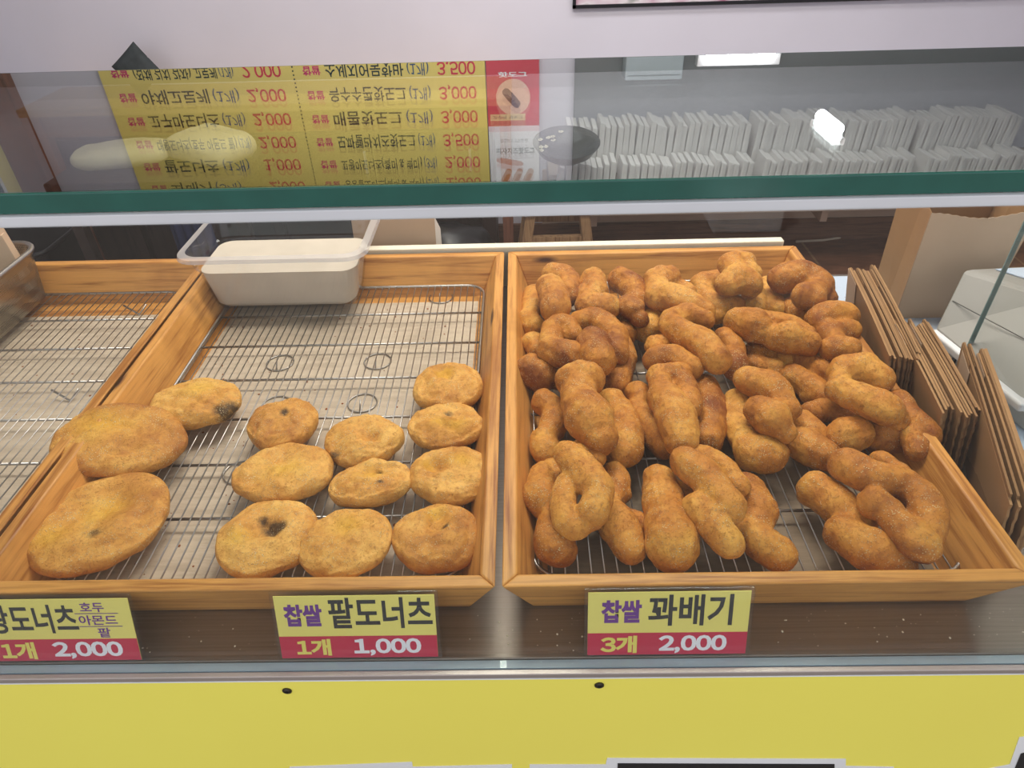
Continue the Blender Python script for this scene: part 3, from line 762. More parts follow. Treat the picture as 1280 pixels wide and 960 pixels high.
# ------------------------------------------------------------------ kraft bags
def bag_mesh(L, Hh, t, seed):
    """folded paper bag standing on its long edge: length along -y, bowed a little, serrated near end"""
    rnd = random.Random(seed); bm = BM(); N = 18
    ph = 0.4; A = 0.0014
    rows = []
    M = 11
    for j in range(M + 1):
        z = Hh * j / M; row = []
        for i in range(N + 1):
            y = -L * i / N
            if i == N: y -= 0.0022 * (j % 2)
            if i == 0 and j in (0, M): y -= 0.002
            x = A * math.sin(3.0 * i / N + ph) - 0.10 * (z / Hh) * t
            row.append((x, y, z))
        rows.append(row)
    def sheet(dx):
        V = [[bm.verts.new((x + dx, y, z)) for x, y, z in r] for r in rows]
        for a, b in zip(V, V[1:]):
            for i in range(N): bm.faces.new((a[i], a[i + 1], b[i + 1], b[i]))
        return V
    V0 = sheet(-t / 2); V1 = sheet(t / 2)
    def bridge(p, q):
        for i in range(len(p) - 1): bm.faces.new((p[i], p[i + 1], q[i + 1], q[i]))
    bridge(V0[0], V1[0]); bridge(V0[-1], V1[-1])
    bridge([r[0] for r in V0], [r[0] for r in V1]); bridge([r[-1] for r in V0], [r[-1] for r in V1])
    return bm
def make_bag(L, Hh, t, seed, mat):
    root = empty('paper_bag')
    bm = bag_mesh(L, Hh, t, seed); obj('bag_body', bm, mat, root)
    fl = 0.055
    bm = BM(); hexa(bm, [(-t / 2 - 0.0005, -fl, 0.004), (-t / 2 - 0.0001, -fl, 0.004), (-t / 2 - 0.0001, -0.001, 0.004), (-t / 2 - 0.0005, -0.001, 0.004),
                         (-t / 2 - 0.0005, -fl, Hh - 0.001), (-t / 2 - 0.0001, -fl, Hh - 0.001), (-t / 2 - 0.0001, -0.001, Hh - 0.001), (-t / 2 - 0.0005, -0.001, Hh - 0.001)])
    obj('bottom_flap', bm, KRAFT2 if mat is KRAFT else KRAFT, root)
    return root
KR2 = plain('kraft_paper_warm', '8e6b48', 0.75, 0, 0.2, 0.07, 14)
def bundle(far, rz, count, L, Hh, t, lean, label, group, seed):
    protos = [make_bag(L, Hh * random.uniform(0.97, 1.0), t * 0.80, seed + i, (KRAFT, KR2)[i % 2]) for i in range(2)]
    ca, sa = math.cos(rz), math.sin(rz)
    for i in range(count):
        r = protos[i] if i < 2 else copy_tree(protos[i % 2])
        jit = random.uniform(-0.010, 0.010)
        off = i * t
        r.location = (far[0] + ca * off - sa * jit * 0, far[1] + sa * off + jit, DZ + 0.0012)
        r.rotation_euler = (0, lean + 0.004 * i - 0.02, rz); r.scale = (1, 1, random.uniform(0.95, 1.02))
        setp(r, label, 'paper bag', group)
LB = -0.16
bundle((0.545, 0.992), -0.165, 13, 0.250, 0.098, 0.0030, LB, 'folded brown paper bag in the rear bundle beside the right tray', 'folded paper bags in the rear bundle', 11)
bundle((0.546, 0.832), -0.155, 15, 0.200, 0.098, 0.0030, LB, 'folded brown paper bag in the middle bundle by the side glass', 'folded paper bags in the middle bundle', 31)
bundle((0.600, 0.752), -0.33, 9, 0.290, 0.104, 0.0031, LB * 0.8, 'folded brown paper bag in the long front bundle before the side glass', 'folded paper bags in the front bundle', 51)

# big open bag
ob = empty('paper_bag', (0.69, 1.02, DZ), 0, 'open brown paper bag standing upright behind the white machine', 'paper bag')
bm = BM()
fx0, fx1, fy, by_, zt = 0.626, 0.772, 0.985, 1.075, 0.116
zb = DZ + 0.001
def quad(bm, pts): return bm.faces.new([bm.verts.new(p) for p in pts])
N = 24
top = []
tops = [(fx0 - 0.005 + (fx1 + 0.012 - fx0 + 0.005) * i / N, fy - 0.004, zt - 0.010 * math.sin(PI * i / N) ** 2 - (0.0015 if i % 2 else 0)) for i in range(N + 1)]
bots = [(fx0 + (fx1 - fx0) * i / N, fy, zb) for i in range(N + 1)]
tv_ = [bm.verts.new(p) for p in tops]; bv_ = [bm.verts.new(p) for p in bots]
for i in range(N): bm.faces.new((bv_[i], bv_[i + 1], tv_[i + 1], tv_[i]))
o_ = child('front_sheet', bm, KRAFT2, ob)
bm = BM()
def gus(s, x, xb):
    xm = x + s * 0.012
    a = [(xb, fy, zb), (xb + s * 0.004, (fy + by_) / 2, zb), (xb, by_, zb)]
    b = [(x, fy - 0.004, zt), (xm, (fy + by_) / 2, zt + 0.004), (x, by_ + 0.004, zt + 0.002)]
    va = [bm.verts.new(p) for p in a]; vb = [bm.verts.new(p) for p in b]
    for i in range(2): bm.faces.new((va[i], va[i + 1], vb[i + 1], vb[i]))
gus(1, fx0 - 0.005, fx0); gus(-1, fx1 + 0.012, fx1)
child('side_gusset', bm, KRAFT, ob)
bm = BM(); quad(bm, [(fx0, by_, zb), (fx1, by_, zb), (fx1 + 0.012, by_ + 0.004, zt + 0.004), (fx0 - 0.005, by_ + 0.004, zt + 0.002)])
quad(bm, [(fx0, fy, zb), (fx1, fy, zb), (fx1, by_, zb), (fx0, by_, zb)])
child('back_sheet', bm, KRAFT, ob)
for o in ob.children:
    m = o.modifiers.new('t', 'SOLIDIFY'); m.thickness = 0.0006

# bags standing in the mesh basket at the left edge
for (px, py, rot, lab, h) in ((8, 350, 0.25, 'crumpled brown paper bag standing foremost in the mesh basket', 0.125), (20, 335, -0.1, 'taller brown paper bag standing behind another in the mesh basket', 0.150)):
    r = empty('paper_bag', (0, 0, 0), 0, lab, 'paper bag', 'paper bags in the mesh basket')
    c = onz(px, py, 0.0)
    bm = BM()
    hexa(bm, [(-0.075, -0.012, 0), (0.045, -0.012, 0), (0.045, 0.012, 0), (-0.075, 0.012, 0), (-0.08, -0.004, h), (0.035, -0.008, h), (0.035, 0.008, h), (-0.08, 0.006, h + 0.004)], 0.001)
    obj('bag_body', bm, KRAFT2, r)
    bm = BM(); hexa(bm, [(-0.06, -0.0135, h * 0.1), (0.03, -0.0135, h * 0.1), (0.03, -0.0124, h * 0.1), (-0.06, -0.0124, h * 0.1), (-0.06, -0.0115, h * 0.5), (0.03, -0.0115, h * 0.5), (0.03, -0.0105, h * 0.5), (-0.06, -0.0105, h * 0.5)])
    obj('bottom_flap', bm, KRAFT, r)
    r.location = (min(c.x, -0.90), min(c.y, 1.06), RT + 0.003); r.rotation_euler = (0, 0, rot)

# cardboard sheet standing behind the tub
cb = empty('cardboard_sheet', (-0.235, 1.16, FZ), 0, 'plain brown cardboard sheet standing behind the tub', 'cardboard')
hb = BM(); hexa(hb, [(-0.31, 1.150, -0.12), (-0.160, 1.150, -0.12), (-0.160, 1.153, -0.12), (-0.31, 1.153, -0.12),
                     (-0.31, 1.168, 0.050), (-0.158, 1.168, 0.050), (-0.158, 1.171, 0.050), (-0.31, 1.171, 0.050)])
child('sheet', hb, plain('cardboard', 'c2a68c', 0.8, 0, 0.15), cb)
hb = BM(); hexa(hb, [(-0.160, 1.151, -0.12), (-0.148, 1.156, -0.12), (-0.148, 1.158, -0.12), (-0.160, 1.153, -0.12),
                     (-0.158, 1.168, 0.046), (-0.150, 1.174, 0.020), (-0.150, 1.176, 0.020), (-0.158, 1.170, 0.046)])
child('folded_flap', hb, plain('cardboard_pale', 'e0d6cc', 0.8, 0, 0.15), cb)

# ------------------------------------------------------------------ white machine and dotted sheet
def dotted():
    t = NT('dotted_sheet'); b = t.bsdf(Roughness=0.35)
    vo = t.n('ShaderNodeTexVoronoi'); t.l(t.coord((70, 70, 70)), vo.inputs['Vector']); vo.inputs['Scale'].default_value = 1; vo.inputs['Randomness'].default_value = 0.25
    t.l(t.mix(t.ramp(vo.outputs['Distance'], [(0.16, (1, 1, 1, 1)), (0.22, (0, 0, 0, 1))]), lin('c4d4e8'), lin('2a3038')), b.inputs['Base Color'])
    return t.m
DOT = dotted()
bm = BM(); box(bm, 0.50, 0.62, 0.98, 1.135, DZ + 0.0002, DZ + 0.001); box(bm, 0.62, 1.2, 0.66, 1.135, DZ + 0.0002, DZ + 0.001)
sh = obj('dotted_mat', bm, DOT)
setp(sh, 'pale blue plastic mat with dark dots lying under the white machine', 'mat')
mc = empty('receipt_machine', (0.8, 0.9, DZ), 0, 'grey-white plastic machine with sloped front beyond the side glass', 'machine')
BODY = plain('machine_plastic', '98958f', 0.45, 0, 0.4, 0.03)
zt_ = 0.045
pA = onz(1172, 396, -0.005); pB = onz(1290, 490, -0.005)
tA = onz(1203, 335, zt_); tB = onz(1320, 372, zt_)
bm = BM()
dx = Vector((0.34, 0.02, 0))
lo = [pA, pB, pB + dx, pA + dx]
hexa(bm, [Vector((p.x, p.y, -0.030)) for p in lo] + [tA, tB, tB + dx * 0.8, tA + dx * 0.8], 0.008)
child('machine_body', bm, BODY, mc, True).data.polygons.foreach_set('use_smooth', [False] * 0) if False else child('body_shell', bm, BODY, mc)
SEAM = plain('dark_seam', '4a4846', 0.6)
A_ = Vector((pA.x, pA.y, -0.030)).lerp(tA, 0.52); B_ = Vector((pB.x, pB.y, -0.030)).lerp(tB, 0.52)
dn = (B_ - A_).cross(tA - Vector((pA.x, pA.y, -0.030))).normalized()
if dn.x > 0: dn = -dn
child('seam', tube(BM(), [A_ + (B_ - A_) * 0.06 + dn * 0.0002, B_ + dn * 0.0002], 0.0007, 6), SEAM, mc)
bm = BM(); hexa(bm, [Vector((p.x, p.y, -0.040)) + Vector((-0.004, 0, 0)) for p in lo] + [Vector((p.x, p.y, -0.026)) + Vector((-0.005, 0, 0)) for p in lo], 0.004)
child('lower_rim', bm, WHITE, mc)
u_ = (tB - tA)
bm = BM(); i0 = tA + u_ * 0.12 + dx * 0.10 + Vector((0, 0, 0.0008)); 
hexa(bm, [i0, i0 + u_ * 0.75, i0 + u_ * 0.75 + dx * 0.6, i0 + dx * 0.6] + [p + Vector((0, 0, 0.0015)) for p in (i0, i0 + u_ * 0.75, i0 + u_ * 0.75 + dx * 0.6, i0 + dx * 0.6)])
child('top_pad', bm, DOT, mc)
bm = BM(); hexa(bm, [Vector((p.x, p.y, DZ + 0.0015)) + Vector((0.02, -0.0, 0)) for p in lo] + [Vector((p.x, p.y, -0.041)) + Vector((0.012, 0, 0)) for p in lo], 0.003)
base = child('machine_base', bm, plain('machine_base_plastic', 'd6d0c4', 0.5), mc)
ax = (pB - pA).normalized()
for k in range(9):
    p = pA + ax * (0.012 + 0.016 * k); p = Vector((p.x + 0.013, p.y, -0.058))
    v_ = child('vent', box(BM(), -0.002, 0.002, -0.003, 0.003, -0.007, 0.007, 0, Matrix.Translation(p)), BLACK, mc)

# ------------------------------------------------------------------ back of the room: sideboard and its things
sb = empty('sideboard', (-0.9, 2.9, FZ), 0, 'long dark brown sideboard standing along the back wall', 'sideboard')
sx0, sx1 = -1.95, -0.03
child('worktop', box(BM(), sx0, sx1, 2.73, WY_ - 0.001, -0.185, -0.155, 0.004), plain('pale_worktop', 'b08a58', 0.4), sb)
child('apron', box(BM(), sx0 + 0.02, sx1 - 0.02, 2.76, 2.78, -0.27, -0.185), wood('sideboard_apron', 'x', '8a5c34', '6a4224', knots=False), sb)
child('carcass', box(BM(), sx0 + 0.02, sx1 - 0.08, 2.80, WY_ - 0.03, FZ + 0.02, -0.27), plain('dark_brown_board', '33211c', 0.5), sb)
for x in (sx0 + 0.02, sx1 - 0.05):
    child('leg', box(BM(), x, x + 0.045, 2.75, 2.795, FZ, -0.185, 0.003), DARKWOODZ, sb)
nd = 4
for i in range(nd):
    a = sx0 + 0.07 + i * (sx1 - sx0 - 0.2) / nd
    d_ = child('door', box(BM(), a, a + (sx1 - sx0 - 0.2) / nd - 0.01, 2.784, 2.80, FZ + 0.05, -0.29, 0.003), BLACKWOOD, sb)
    h_ = child('handle', box(BM(), a + 0.38, a + 0.39, 2.772, 2.785, -0.45, -0.36, 0.002), ALU, sb); 
# cushion leaning on the wall
bm = BM(); bmesh.ops.create_grid(bm, x_segments=24, y_segments=24, size=1)
topf = list(bm.verts); 
for v in topf:
    x, y = v.co.x, v.co.y; e = (1 - x ** 4) * (1 - y ** 4)
    v.co = Vector((x * 0.072 * (1 - 0.02 * (1 - y * y)), y * 0.072 * (1 - 0.02 * (1 - x * x)), 0.025 * e + 0.002))
g = bmesh.ops.duplicate(bm, geom=bm.verts[:] + bm.edges[:] + bm.faces[:])['geom']
for v in g:
    if isinstance(v, bmesh.types.BMVert): v.co.z *= -1
bmesh.ops.remove_doubles(bm, verts=bm.verts, dist=0.0045)
ck = obj('cushion', bm, plain('dark_grey_cushion', '454a4c', 0.9, 0, 0.1, 0.15, 30), None, True)
cp = ony(148, 56, 2.93)
ck.matrix_world = Matrix.Translation((cp.x + 0.03, 2.95, cp.z - 0.095)) @ Matrix.Rotation(math.radians(80), 4, 'X') @ Matrix.Rotation(math.radians(38), 4, 'Z')
setp(ck, 'dark grey square cushion leaning on the wall, one corner up', 'cushion')
# pale sacks in front of the sideboard on a stool-height crate
cr = empty('low_table', (-1.28, 2.45, FZ), 0, 'low wooden table in front of the sideboard carrying pale sacks', 'table')
tz = -0.27
child('tabletop', box(BM(), -1.62, -0.95, 2.24, 2.66, tz - 0.03, tz, 0.004), BLACKWOOD, cr)
for x in (-1.60, -1.01):
    for y in (2.26, 2.60):
        child('leg', box(BM(), x, x + 0.04, y, y + 0.04, FZ, tz - 0.03, 0.002), BLACKWOOD, cr)
def sack(name, cx, cy, z, sx, sy, sz, rz, label, mat):
    bm = BM(); bmesh.ops.create_icosphere(bm, subdivisions=4, radius=1)
    for v in bm.verts:
        f = lambda q, e: math.copysign(abs(q) ** e, q)
        k = noise.noise(v.co * 2.2 + Vector((cx * 9, cy, 0)))
        v.co = Vector((f(v.co.x, 0.55) * sx, f(v.co.y, 0.55) * sy, f(v.co.z, 0.8) * sz * (1 + 0.25 * k)))
    o = obj(name, bm, mat, None, True); o.location = (cx, cy, z + sz * 0.98); o.rotation_euler = (0, 0, rz)
    return setp(o, label, 'sack', 'pale sacks on the low table')
SACK = plain('pale_sack', 'dccfae', 0.8, 0, 0.2, 0.1, 12)
sack('flour_sack', -1.42, 2.44, tz, 0.17, 0.09, 0.035, 0.25, 'pale flour sack lying on the low table, left of two', SACK)
sack('flour_sack', -1.11, 2.46, tz, 0.16, 0.11, 0.05, -0.5, 'pale flour sack lying on the low table, right and fatter of two', SACK)
# dark things before the sideboard, seen under the glass edge
def drape(name, x0, x1, y, zt, zb_, mat, label, cat):
    bm = BM(); N = 24
    for s in (0, 0.004):
        pass
    rows = []
    for j in range(9):
        z = zt + (zb_ - zt) * j / 8
        rows.append([bm.verts.new((x0 + (x1 - x0) * i / N, y + 0.018 * math.sin(i * 1.1) * (0.3 + j / 8), z)) for i in range(N + 1)])
    for a, b in zip(rows, rows[1:]):
        for i in range(N): bm.faces.new((a[i], a[i + 1], b[i + 1], b[i]))
    o = obj(name, bm, mat, None, True); m = o.modifiers.new('t', 'SOLIDIFY'); m.thickness = 0.004
    return setp(o, label, cat)
drape('apron_cloth', -1.22, -1.08, 2.21, -0.295, -0.88, NAVY, 'navy blue cloth hanging down from the low table', 'cloth')
bm = BM(); bmesh.ops.create_icosphere(bm, subdivisions=4, radius=1)
for v in bm.verts:
    k = noise.noise(v.co * 2.5); v.co = Vector((v.co.x * 0.20, v.co.y * 0.16, max(-0.75, v.co.z) * 0.20)) * (1 + 0.18 * k)
bg = obj('rubbish_bag', bm, plain('black_bag', '0e0d10', 0.35, 0, 0.5), None, True)
zl = min(v.co.z for v in bg.data.vertices); bg.location = (-0.27, 2.50, FZ - zl)
setp(bg, 'black plastic rubbish bag on the floor in front of the sideboard', 'rubbish bag')

bin_ = empty('waste_bin', (-2.12, 2.55, FZ), 0, 'black plastic bin on the floor left of the sideboard', 'bin')
bm = BM(); loft(bm, [rrect(-2.32, -1.90, 2.42, 2.68, 0.04, FZ + 0.001), rrect(-2.37, -1.85, 2.38, 2.72, 0.05, -0.60), rrect(-2.36, -1.86, 2.39, 2.71, 0.05, -0.60), rrect(-2.31, -1.91, 2.43, 2.67, 0.04, FZ + 0.02)], True, True)
child('bin_body', bm, BLACK, bin_)
child('bin_rim', tube(BM(), rrect(-2.37, -1.85, 2.38, 2.72, 0.05, -0.60), 0.009, 8, True), BLACK, bin_, True)
# wooden stool
st = empty('wooden_stool', (0.135, 2.5, FZ), 0, 'weathered wooden stool on the floor behind the case', 'stool')
szt = -0.485
child('seat', box(BM(), 0.0, 0.27, 2.38, 2.62, szt, szt + 0.025, 0.004), STOOLWOOD, st)
for sx in (-1, 1):
    for sy in (-1, 1):
        xa, xb = 0.135 + sx * 0.100, 0.135 + sx * 0.165
        ya, ybb = 2.5 + sy * 0.09, 2.5 + sy * 0.12
        h = 0.019
        bm = hexa(BM(), [(xb - h, ybb - h, FZ), (xb + h, ybb - h, FZ), (xb + h, ybb + h, FZ), (xb - h, ybb + h, FZ),
                         (xa - h, ya - h, szt), (xa + h, ya - h, szt), (xa + h, ya + h, szt), (xa - h, ya + h, szt)], 0.003)
        child('leg', bm, STOOLWOOD, st)
child('stretcher', box(BM(), 0.02, 0.25, 2.395, 2.42, -0.60, -0.575, 0.002), STOOLWOOD, st)
child('stretcher', box(BM(), 0.02, 0.25, 2.59, 2.61, -0.60, -0.575, 0.002), STOOLWOOD, st)

# wall shelf with white paper bags
ws = empty('wall_shelf', (1.4, 2.9, -0.56), 0, 'low white shelf along the back wall carrying rows of white paper bags', 'shelf')
SZ = -0.60
child('shelf_board', box(BM(), 0.12, XR, 2.72, WY_ - 0.001, SZ - 0.03, SZ, 0.003), plain('shelf_white', 'd8cfc2', 0.5), ws)
child('front_lip', box(BM(), 0.12, XR, 2.705, 2.72, SZ - 0.03, SZ + 0.065, 0.002), plain('lip_brown', '9a8a7c', 0.6), ws)
child('riser', box(BM(), 0.12, XR, 2.87, WY_ - 0.002, SZ, SZ + 0.09, 0.003), plain('shelf_riser', 'a89a90', 0.6), ws)
for x in (0.3, 1.3, 2.4):
    child('bracket', box(BM(), x, x + 0.03, 2.80, WY_ - 0.012, SZ - 0.12, SZ - 0.03, 0.002), BEIGE, ws)
def white_bag(h, d):
    bm = BM(); t = 0.0135
    pts0 = []
    N = 6
    hexa(bm, [(-t, 0, 0), (t, 0, 0), (t, d, 0), (-t, d, 0), (-t * 0.75, 0.004, h), (t * 0.75, 0.0, h * 0.985), (t * 0.75, d, h * 0.985), (-t * 0.75, d, h)], 0.002)
    box(bm, -t * 0.25, t * 0.45, -0.003, 0.0, h * 0.04, h * 0.97)
    return bm
def white_row(x0, x1, y, z, h, d, label, group, gaps=()):
    proto = None; x = x0; i = 0
    while x < x1:
        if any(a < x < b for a, b in gaps): x += 0.01; continue
        if proto is None:
            o = proto = obj('white_paper_bag', white_bag(h, d), PAPERWHITE)
        else:
            o = proto.copy(); COL.objects.link(o)
        o.location = (x, y + random.uniform(-0.008, 0.008), z + 0.0005)
        o.rotation_euler = (0, random.uniform(0.02, 0.07), random.uniform(-0.02, 0.02))
        o.scale = (1, 1, random.uniform(0.92, 1.04))
        setp(o, label, 'paper bag', group)
        x += random.uniform(0.0255, 0.0275); i += 1
white_row(0.16, 2.05, 2.735, SZ, 0.18, 0.12, 'white paper bag standing in the front row on the low wall shelf', 'white paper bags in the front row', [(0.38, 0.41), (0.95, 0.99), (1.6, 1.64)])
white_row(0.20, 2.05, 2.885, SZ + 0.09, 0.20, 0.15, 'white paper bag standing in the raised back row on the low wall shelf', 'white paper bags in the back row', [(0.95, 0.98), (1.62, 1.66)])
# black bowl
bp = ony(708, 182, 2.62)
bwl = empty('black_bowl', (bp.x, 2.62, bp.z), 0, 'black bowl with white blossom pattern propped on the shelf end', 'bowl')
prof = [(0.02, -0.055), (0.07, -0.045), (0.105, -0.02), (0.125, 0.012), (0.128, 0.016), (0.122, 0.016), (0.10, -0.012), (0.065, -0.036), (0.02, -0.046)]
obj('bowl_shell', lathe(BM(), prof, 40), plain('black_glaze', '2c3230', 0.25, 0, 0.5), bwl, True)
rnd = random.Random(3); bm = BM()
for k in range(9):
    a = rnd.uniform(1.7, 3.3); r_ = rnd.uniform(0.085, 0.112)
    zz = -0.028 + (r_ - 0.085) * 1.2
    for p_ in range(5):
        b_ = p_ * 2 * PI / 5
        bmesh.ops.create_icosphere(bm, subdivisions=1, radius=0.0048, matrix=Matrix.Translation((r_ * math.cos(a) + 0.007 * math.cos(b_), r_ * math.sin(a) + 0.007 * math.sin(b_), zz + 0.004)) @ Matrix.Diagonal((1, 1, 0.4, 1)))
obj('blossom_pattern', bm, CREAM, bwl)
bwl.rotation_euler = (0.18, 0.0, 0.0)
# wall outlet, plug and cord
op = ony(1168, 172, WY_ - 0.02)
ot = empty('wall_outlet', (op.x, WY_, op.z), 0, 'white wall outlet above the paper bags with black plug in it', 'outlet')
obj('cover_plate', box(BM(), -0.075, 0.075, -0.012, 0, -0.06, 0.06, 0.004), WHITE, ot)
obj('socket', lathe(BM(), [(0.026, 0), (0.026, 0.004), (0.02, 0.004)], 20, Matrix.Translation((0.03, -0.012, 0)) @ Matrix.Rotation(PI / 2, 4, 'X')), plain('outlet_grey', 'c0bcb8', 0.4), ot)
obj('socket', lathe(BM(), [(0.026, 0), (0.026, 0.004), (0.02, 0.004)], 20, Matrix.Translation((-0.035, -0.012, 0)) @ Matrix.Rotation(PI / 2, 4, 'X')), plain('outlet_grey', 'c0bcb8', 0.4), ot)
pg = empty('power_cord', (op.x + 0.03, WY_ - 0.016, op.z), 0, 'black plug with a looping black cord in the wall outlet', 'power cord')
obj('plug', lathe(BM(), [(0.019, 0), (0.021, 0.02), (0.012, 0.05), (0.005, 0.055)], 16, Matrix.Rotation(PI / 2 - 0.3, 4, 'X')), BLACK, pg, True)
obj('cord', tube(BM(), [(0, -0.05, 0.015), (0.03, -0.07, 0.05), (0.08, -0.075, 0.08), (0.14, -0.07, 0.06), (0.17, -0.05, -0.02), (0.17, -0.03, -0.12)], 0.005, 8), BLACK, pg, True)
# pale cable along the floor edge by the wall
ca = setp(obj('floor_cable', tube(BM(), [onz(995, 302, FZ + 0.006), onz(1030, 300, FZ + 0.006), onz(1070, 294, FZ + 0.006), onz(1110, 285, FZ + 0.006), onz(1150, 275, FZ + 0.006)], 0.006, 8), plain('pale_cable', 'b4a694', 0.5), None, True),
          'pale cable lying on the brown floor by the back wall', 'cable')

# ------------------------------------------------------------------ menu board, posters, lamps (seen direct or mirrored in the top glass)
K = WY_ / 2.9
def mz(py, px=640):                       # height on the back wall mirrored at image row py near the centre
    z_ = 0.82 - EYE.z
    d = ray(px, py); return z_ + (-d.z) * (WY_ - 0.03) / d.y
def mx_(px, py):
    d = ray(px, py); return d.x * (WY_ - 0.03) / d.y
mb0, mb1 = mx_(121, 88), mx_(609, 150)
zb0, zb1 = 0.80, 1.53
mb = empty('menu_board', (0, WY_ - 0.005, 0), 0, 'wide yellow menu board with Korean dish names high on the wall', 'menu board')
obj('board', box(BM(), mb0, mb1, -0.02, 0, zb0, zb1), MENUY, mb)
YT = -0.0206
mid = mx_(378, 150)
left = [('꽈배기 (3개)', '2,000', 236), ('팥도너츠 (1개)', '1,000', 208), ('대왕도너츠(호두 아몬드 팥) (1개)', '2,000', 180),
        ('고구마도너츠 (1개)', '2,000', 151), ('야채고로케 (1개)', '2,000', 121), ('(잡채 김치 감자) 고로케 (1개)', '2,000', 90)]
right = [('영양팥도너츠(흑미 & 백미) (1개)', '1,000', 230), ('꼬맹이도너츠(흑미 & 백미) (3개)', '2,000', 204), ('모짜렐라치즈핫도그 (1개)', '3,500', 176),
         ('매콤핫도그 (1개)', '3,000', 147), ('옥수수콘핫도그 (1개)', '3,000', 117), ('소세지어묵핫바 (1개)', '3,500', 86)]
def row(x0, xp0, xp1, xend, name, price, py, sc):
    zc = mz(py, sc); h = 0.030
    lettering('찹쌀', x0, zc - h * 0.6, x0 + 0.075, zc + h * 0.6, MAGENTA, mb, YT, 0.03)
    wch = sum(0.062 if ord(c) > 255 else 0.026 for c in name)
    wch = min(wch, xp0 - x0 - 0.12)
    if '(' in name[1:] or name[0] == '(':
        nm, q = name.rsplit(' (', 1); q = '(' + q
        f_ = sum(0.062 if ord(c) > 255 else 0.026 for c in nm); g_ = 0.12
        tot = f_ + g_ + 0.02; s_ = min(1, (xp0 - x0 - 0.13) / tot)
        lettering(nm, x0 + 0.095, zc - h, x0 + 0.095 + f_ * s_, zc + h, INK, mb, YT, 0.015)
        lettering(q, x0 + 0.095 + (f_ + 0.02) * s_, zc - h, x0 + 0.095 + tot * s_, zc + h, PBLUE, mb, YT, 0.01)
    lettering(price, xp0, zc - h, xp1, zc + h, PRED, mb, YT, 0.02)
for nme, pr, py in left: row(mb0 + 0.05, mid - 0.215, mid - 0.05, 0, nme, pr, py, 240)
for nme, pr, py in right: row(mid + 0.04, mb1 - 0.20, mb1 - 0.04, 0, nme, pr, py, 500)
bm = BM()
for k in range(45): 
    z = zb0 + 0.015 + k * 0.016
    box(bm, mid - 0.003, mid + 0.003, YT - 0.0003, YT, z, z + 0.006)
obj('dotted_line', bm, INK, mb)
# red and white poster right of it
pr0, pr1 = mb1 + 0.004, mx_(674, 150)
po = empty('hot_dog_poster', (0, WY_ - 0.005, 0), 0, 'narrow red and white hot dog poster beside the menu board', 'poster')
zs = mz(158)
obj('white_sheet', box(BM(), pr0, pr1, -0.018, 0, zs, zb1), PWHITE, po)
obj('red_sheet', box(BM(), pr0, pr1, -0.018, 0, zb0, zs), plain('poster_red', 'd23a50', 0.6), po)
pw = pr1 - pr0; pm = (pr0 + pr1) / 2
lettering('핫도그', pr0 + 0.05, mz(97), pr1 - 0.05, mz(90), PWHITE, po, -0.0185, 0.03)
obj('plate_print', lathe(BM(), [(pw * 0.33, 0), (pw * 0.33, 0.0004)], 32, Matrix.Translation((pm, -0.0181, mz(122))) @ Matrix.Rotation(PI / 2, 4, 'X')), plain('poster_pale', 'e8b8a0', 0.6), po)
def capsule(name, x0, z0, x1, z1, r, mat, y):
    bm = tube(BM(), [(x0, y, z0), (x0 * 0.9 + x1 * 0.1, y, z0 * 0.9 + z1 * 0.1), ((x0 + x1) / 2, y, (z0 + z1) / 2), (x0 * 0.1 + x1 * 0.9, y, z0 * 0.1 + z1 * 0.9), (x1, y, z1)], [r * 0.4, r * 0.9, r, r * 0.9, r * 0.4], 12)
    for v in bm.verts: v.co.y = y + (v.co.y - y) * 0.02
    return obj(name, bm, mat, po)
capsule('hot_dog_print', pm - 0.04, mz(112), pm + 0.025, mz(134), 0.018, plain('poster_plum', '5a2038', 0.6), -0.0195)
obj('caption_band', box(BM(), pr0 + 0.01, pr1 - 0.06, -0.0186, -0.0181, mz(143), mz(151)), plain('poster_buff', 'e2c890', 0.6), po)
lettering('고구마 핫도그', pr0 + 0.02, mz(145), pr1 - 0.07, mz(149), INK, po, -0.0189, 0.01)
lettering('피자치즈핫도그', pr0 + 0.03, mz(193), pr1 - 0.02, mz(185), INK, po, -0.0185, 0.03)
lettering('쫄깃하고 고소한 맛', pr0 + 0.05, mz(179), pr1 - 0.05, mz(174), INK, po, -0.0185, 0.0)
capsule('hot_dog_print', pr0 + 0.03, mz(200), pr0 + 0.15, mz(206), 0.013, plain('poster_sausage', 'c0643c', 0.6), -0.0195)
for k in range(3):
    capsule('hot_dog_print', pr0 + 0.05 + 0.05 * k, mz(232), pr0 + 0.09 + 0.05 * k, mz(212), 0.016, plain('poster_bread', 'b87a4c', 0.6), -0.0195)
# yellow sign at far left
ys = empty('yellow_sign', (0, WY_ - 0.005, 0), 0, 'yellow sign with black lettering left of the dark post', 'sign')
obj('board', box(BM(), -2.68, -2.295, -0.02, 0, 0.60, 1.55), MENUY, ys)
for z in (mz(190), mz(220)):
    obj('letter_outline', box(BM(), -2.62, -2.385, -0.0212, -0.0201, z - 0.045, z + 0.045, 0.0), PWHITE, ys)
    obj('letter_block', box(BM(), -2.60, -2.40, -0.0222, -0.0213, z - 0.032, z + 0.032, 0.0), INK, ys)
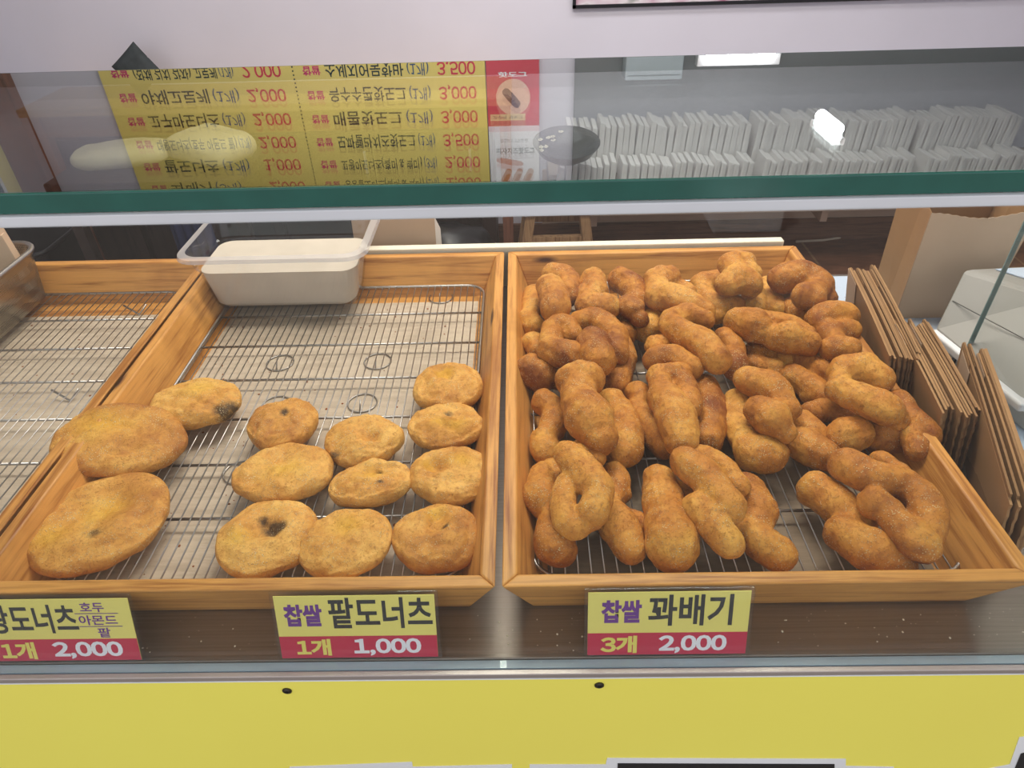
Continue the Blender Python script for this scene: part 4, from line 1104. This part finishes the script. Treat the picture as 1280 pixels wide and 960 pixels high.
# framed picture whose lower edge shows at the top
fr = empty('framed_picture', (1.1, WY_, 0.115), 0, 'black framed picture hanging on the back wall, lower edge showing', 'picture')
f0 = ony(716, 11, WY_ - 0.02); 
fx0, fx1, fz0, fz1 = f0.x - 1.1, 1.0, f0.z - 0.115, 0.62
bm = BM(); b = 0.012
box(bm, fx0, fx1, -0.02, 0, fz0, fz0 + b); box(bm, fx0, fx1, -0.02, 0, fz1 - b, fz1); box(bm, fx0, fx0 + b, -0.02, 0, fz0, fz1); box(bm, fx1 - b, fx1, -0.02, 0, fz0, fz1)
obj('frame', bm, BLACK, fr)
def arty():
    t = NT('picture_print'); b = t.bsdf(Roughness=0.4)
    n = t.noise(t.coord((6, 1, 10)), 1.4, 2)
    t.l(t.ramp(n, [(0.3, lin('5c6a58')), (0.42, lin('e8dfe4')), (0.55, lin('d8c0cc')), (0.68, lin('b8688a')), (0.8, lin('8a7a3c'))]), b.inputs['Base Color']); return t.m
obj('print', box(BM(), fx0 + b, fx1 - b, -0.010, -0.004, fz0 + b, fz1 - b), arty(), fr)

def emit(name, col, s):
    t = NT(name); e = t.n('ShaderNodeEmission'); e.inputs[0].default_value = col; e.inputs[1].default_value = s
    t.l(e.outputs[0], t.out.inputs[0]); return t.m
TUBE = emit('tube_glow', (0.95, 0.98, 1, 1), 14)
def mirrored(px, py, z):
    e = Vector((0, 0, 0.82 - EYE.z)); d = ray(px, py); d = Vector((d.x, d.y, -d.z)); return e + d * ((z - e.z) / d.z)
lz = 1.02
a, b = mirrored(1025, 143, lz), mirrored(1049, 163, lz)
lp = empty('pendant_lamp', (0, 0, 0), 0, 'short glowing tube lamp hanging over the right of the room', 'lamp')
obj('tube', tube(BM(), [a, a * 0.95 + b * 0.05, a * 0.05 + b * 0.95, b], [0.012, 0.021, 0.021, 0.012], 14), TUBE, lp, True)
obj('housing', box(BM(), min(a.x, b.x) - 0.02, max(a.x, b.x) + 0.02, b.y - 0.02, a.y + 0.02, lz + 0.022, lz + 0.045, 0.003), WHITE, lp)
for p in (a, b):
    obj('hanging_cord', tube(BM(), [(p.x, p.y, lz + 0.045), (p.x, p.y, CZ)], 0.003, 6), BLACK, lp)
# strip light high on the wall
sl = empty('strip_light', (0, WY_ - 0.03, 0), 0, 'long glowing strip light fixed high on the grey wall', 'lamp')
x0, x1 = mx_(878, 75), mx_(962, 72)
zz = 0.908
obj('tube', tube(BM(), [(x0, -0.06, zz), (x1, -0.06, zz)], 0.014, 12), TUBE, sl, True)
obj('housing', box(BM(), x0 - 0.03, x1 + 0.03, -0.045, 0, zz - 0.02, zz + 0.035, 0.003), WHITE, sl)
ac = empty('wall_box', (0, WY_ - 0.03, 0), 0, 'pale grey box fixed on the grey wall left of the strip light', 'box')
x0, x1 = mx_(778, 80), mx_(848, 78)
obj('casing', box(BM(), x0, x1, -0.10, 0, 0.87, mz(97), 0.006), plain('box_grey', 'a4b0b6', 0.5), ac)
obj('lid_seam', box(BM(), x0 + 0.01, x1 - 0.01, -0.102, -0.10, mz(92), mz(91)), plain('seam', '7a8488', 0.5), ac)

# unseen white box added on the pavement for its pale reflection in the front glass
q1 = ony(878, 300, 0.734 + 2.6); q2 = ony(958, 300, 0.734 + 2.6); qt = ony(917, 238, 0.734 + 2.6)
bxx = empty('added_white_box', ((q1.x + q2.x) / 2, -2.6, FZ - 0.01), 0, 'white lidded box added unseen on the pavement to reflect in the front glass', 'box')
hw = (q2.x - q1.x) / 2; hh = qt.z - (FZ - 0.01)
obj('box_body', box(BM(), -hw, hw, -0.16, 0.16, 0.001, hh * 0.8, 0.008), WHITE, bxx)
obj('box_lid', box(BM(), -hw - 0.01, hw + 0.01, -0.17, 0.17, hh * 0.8 + 0.002, hh, 0.008), PWHITE, bxx)
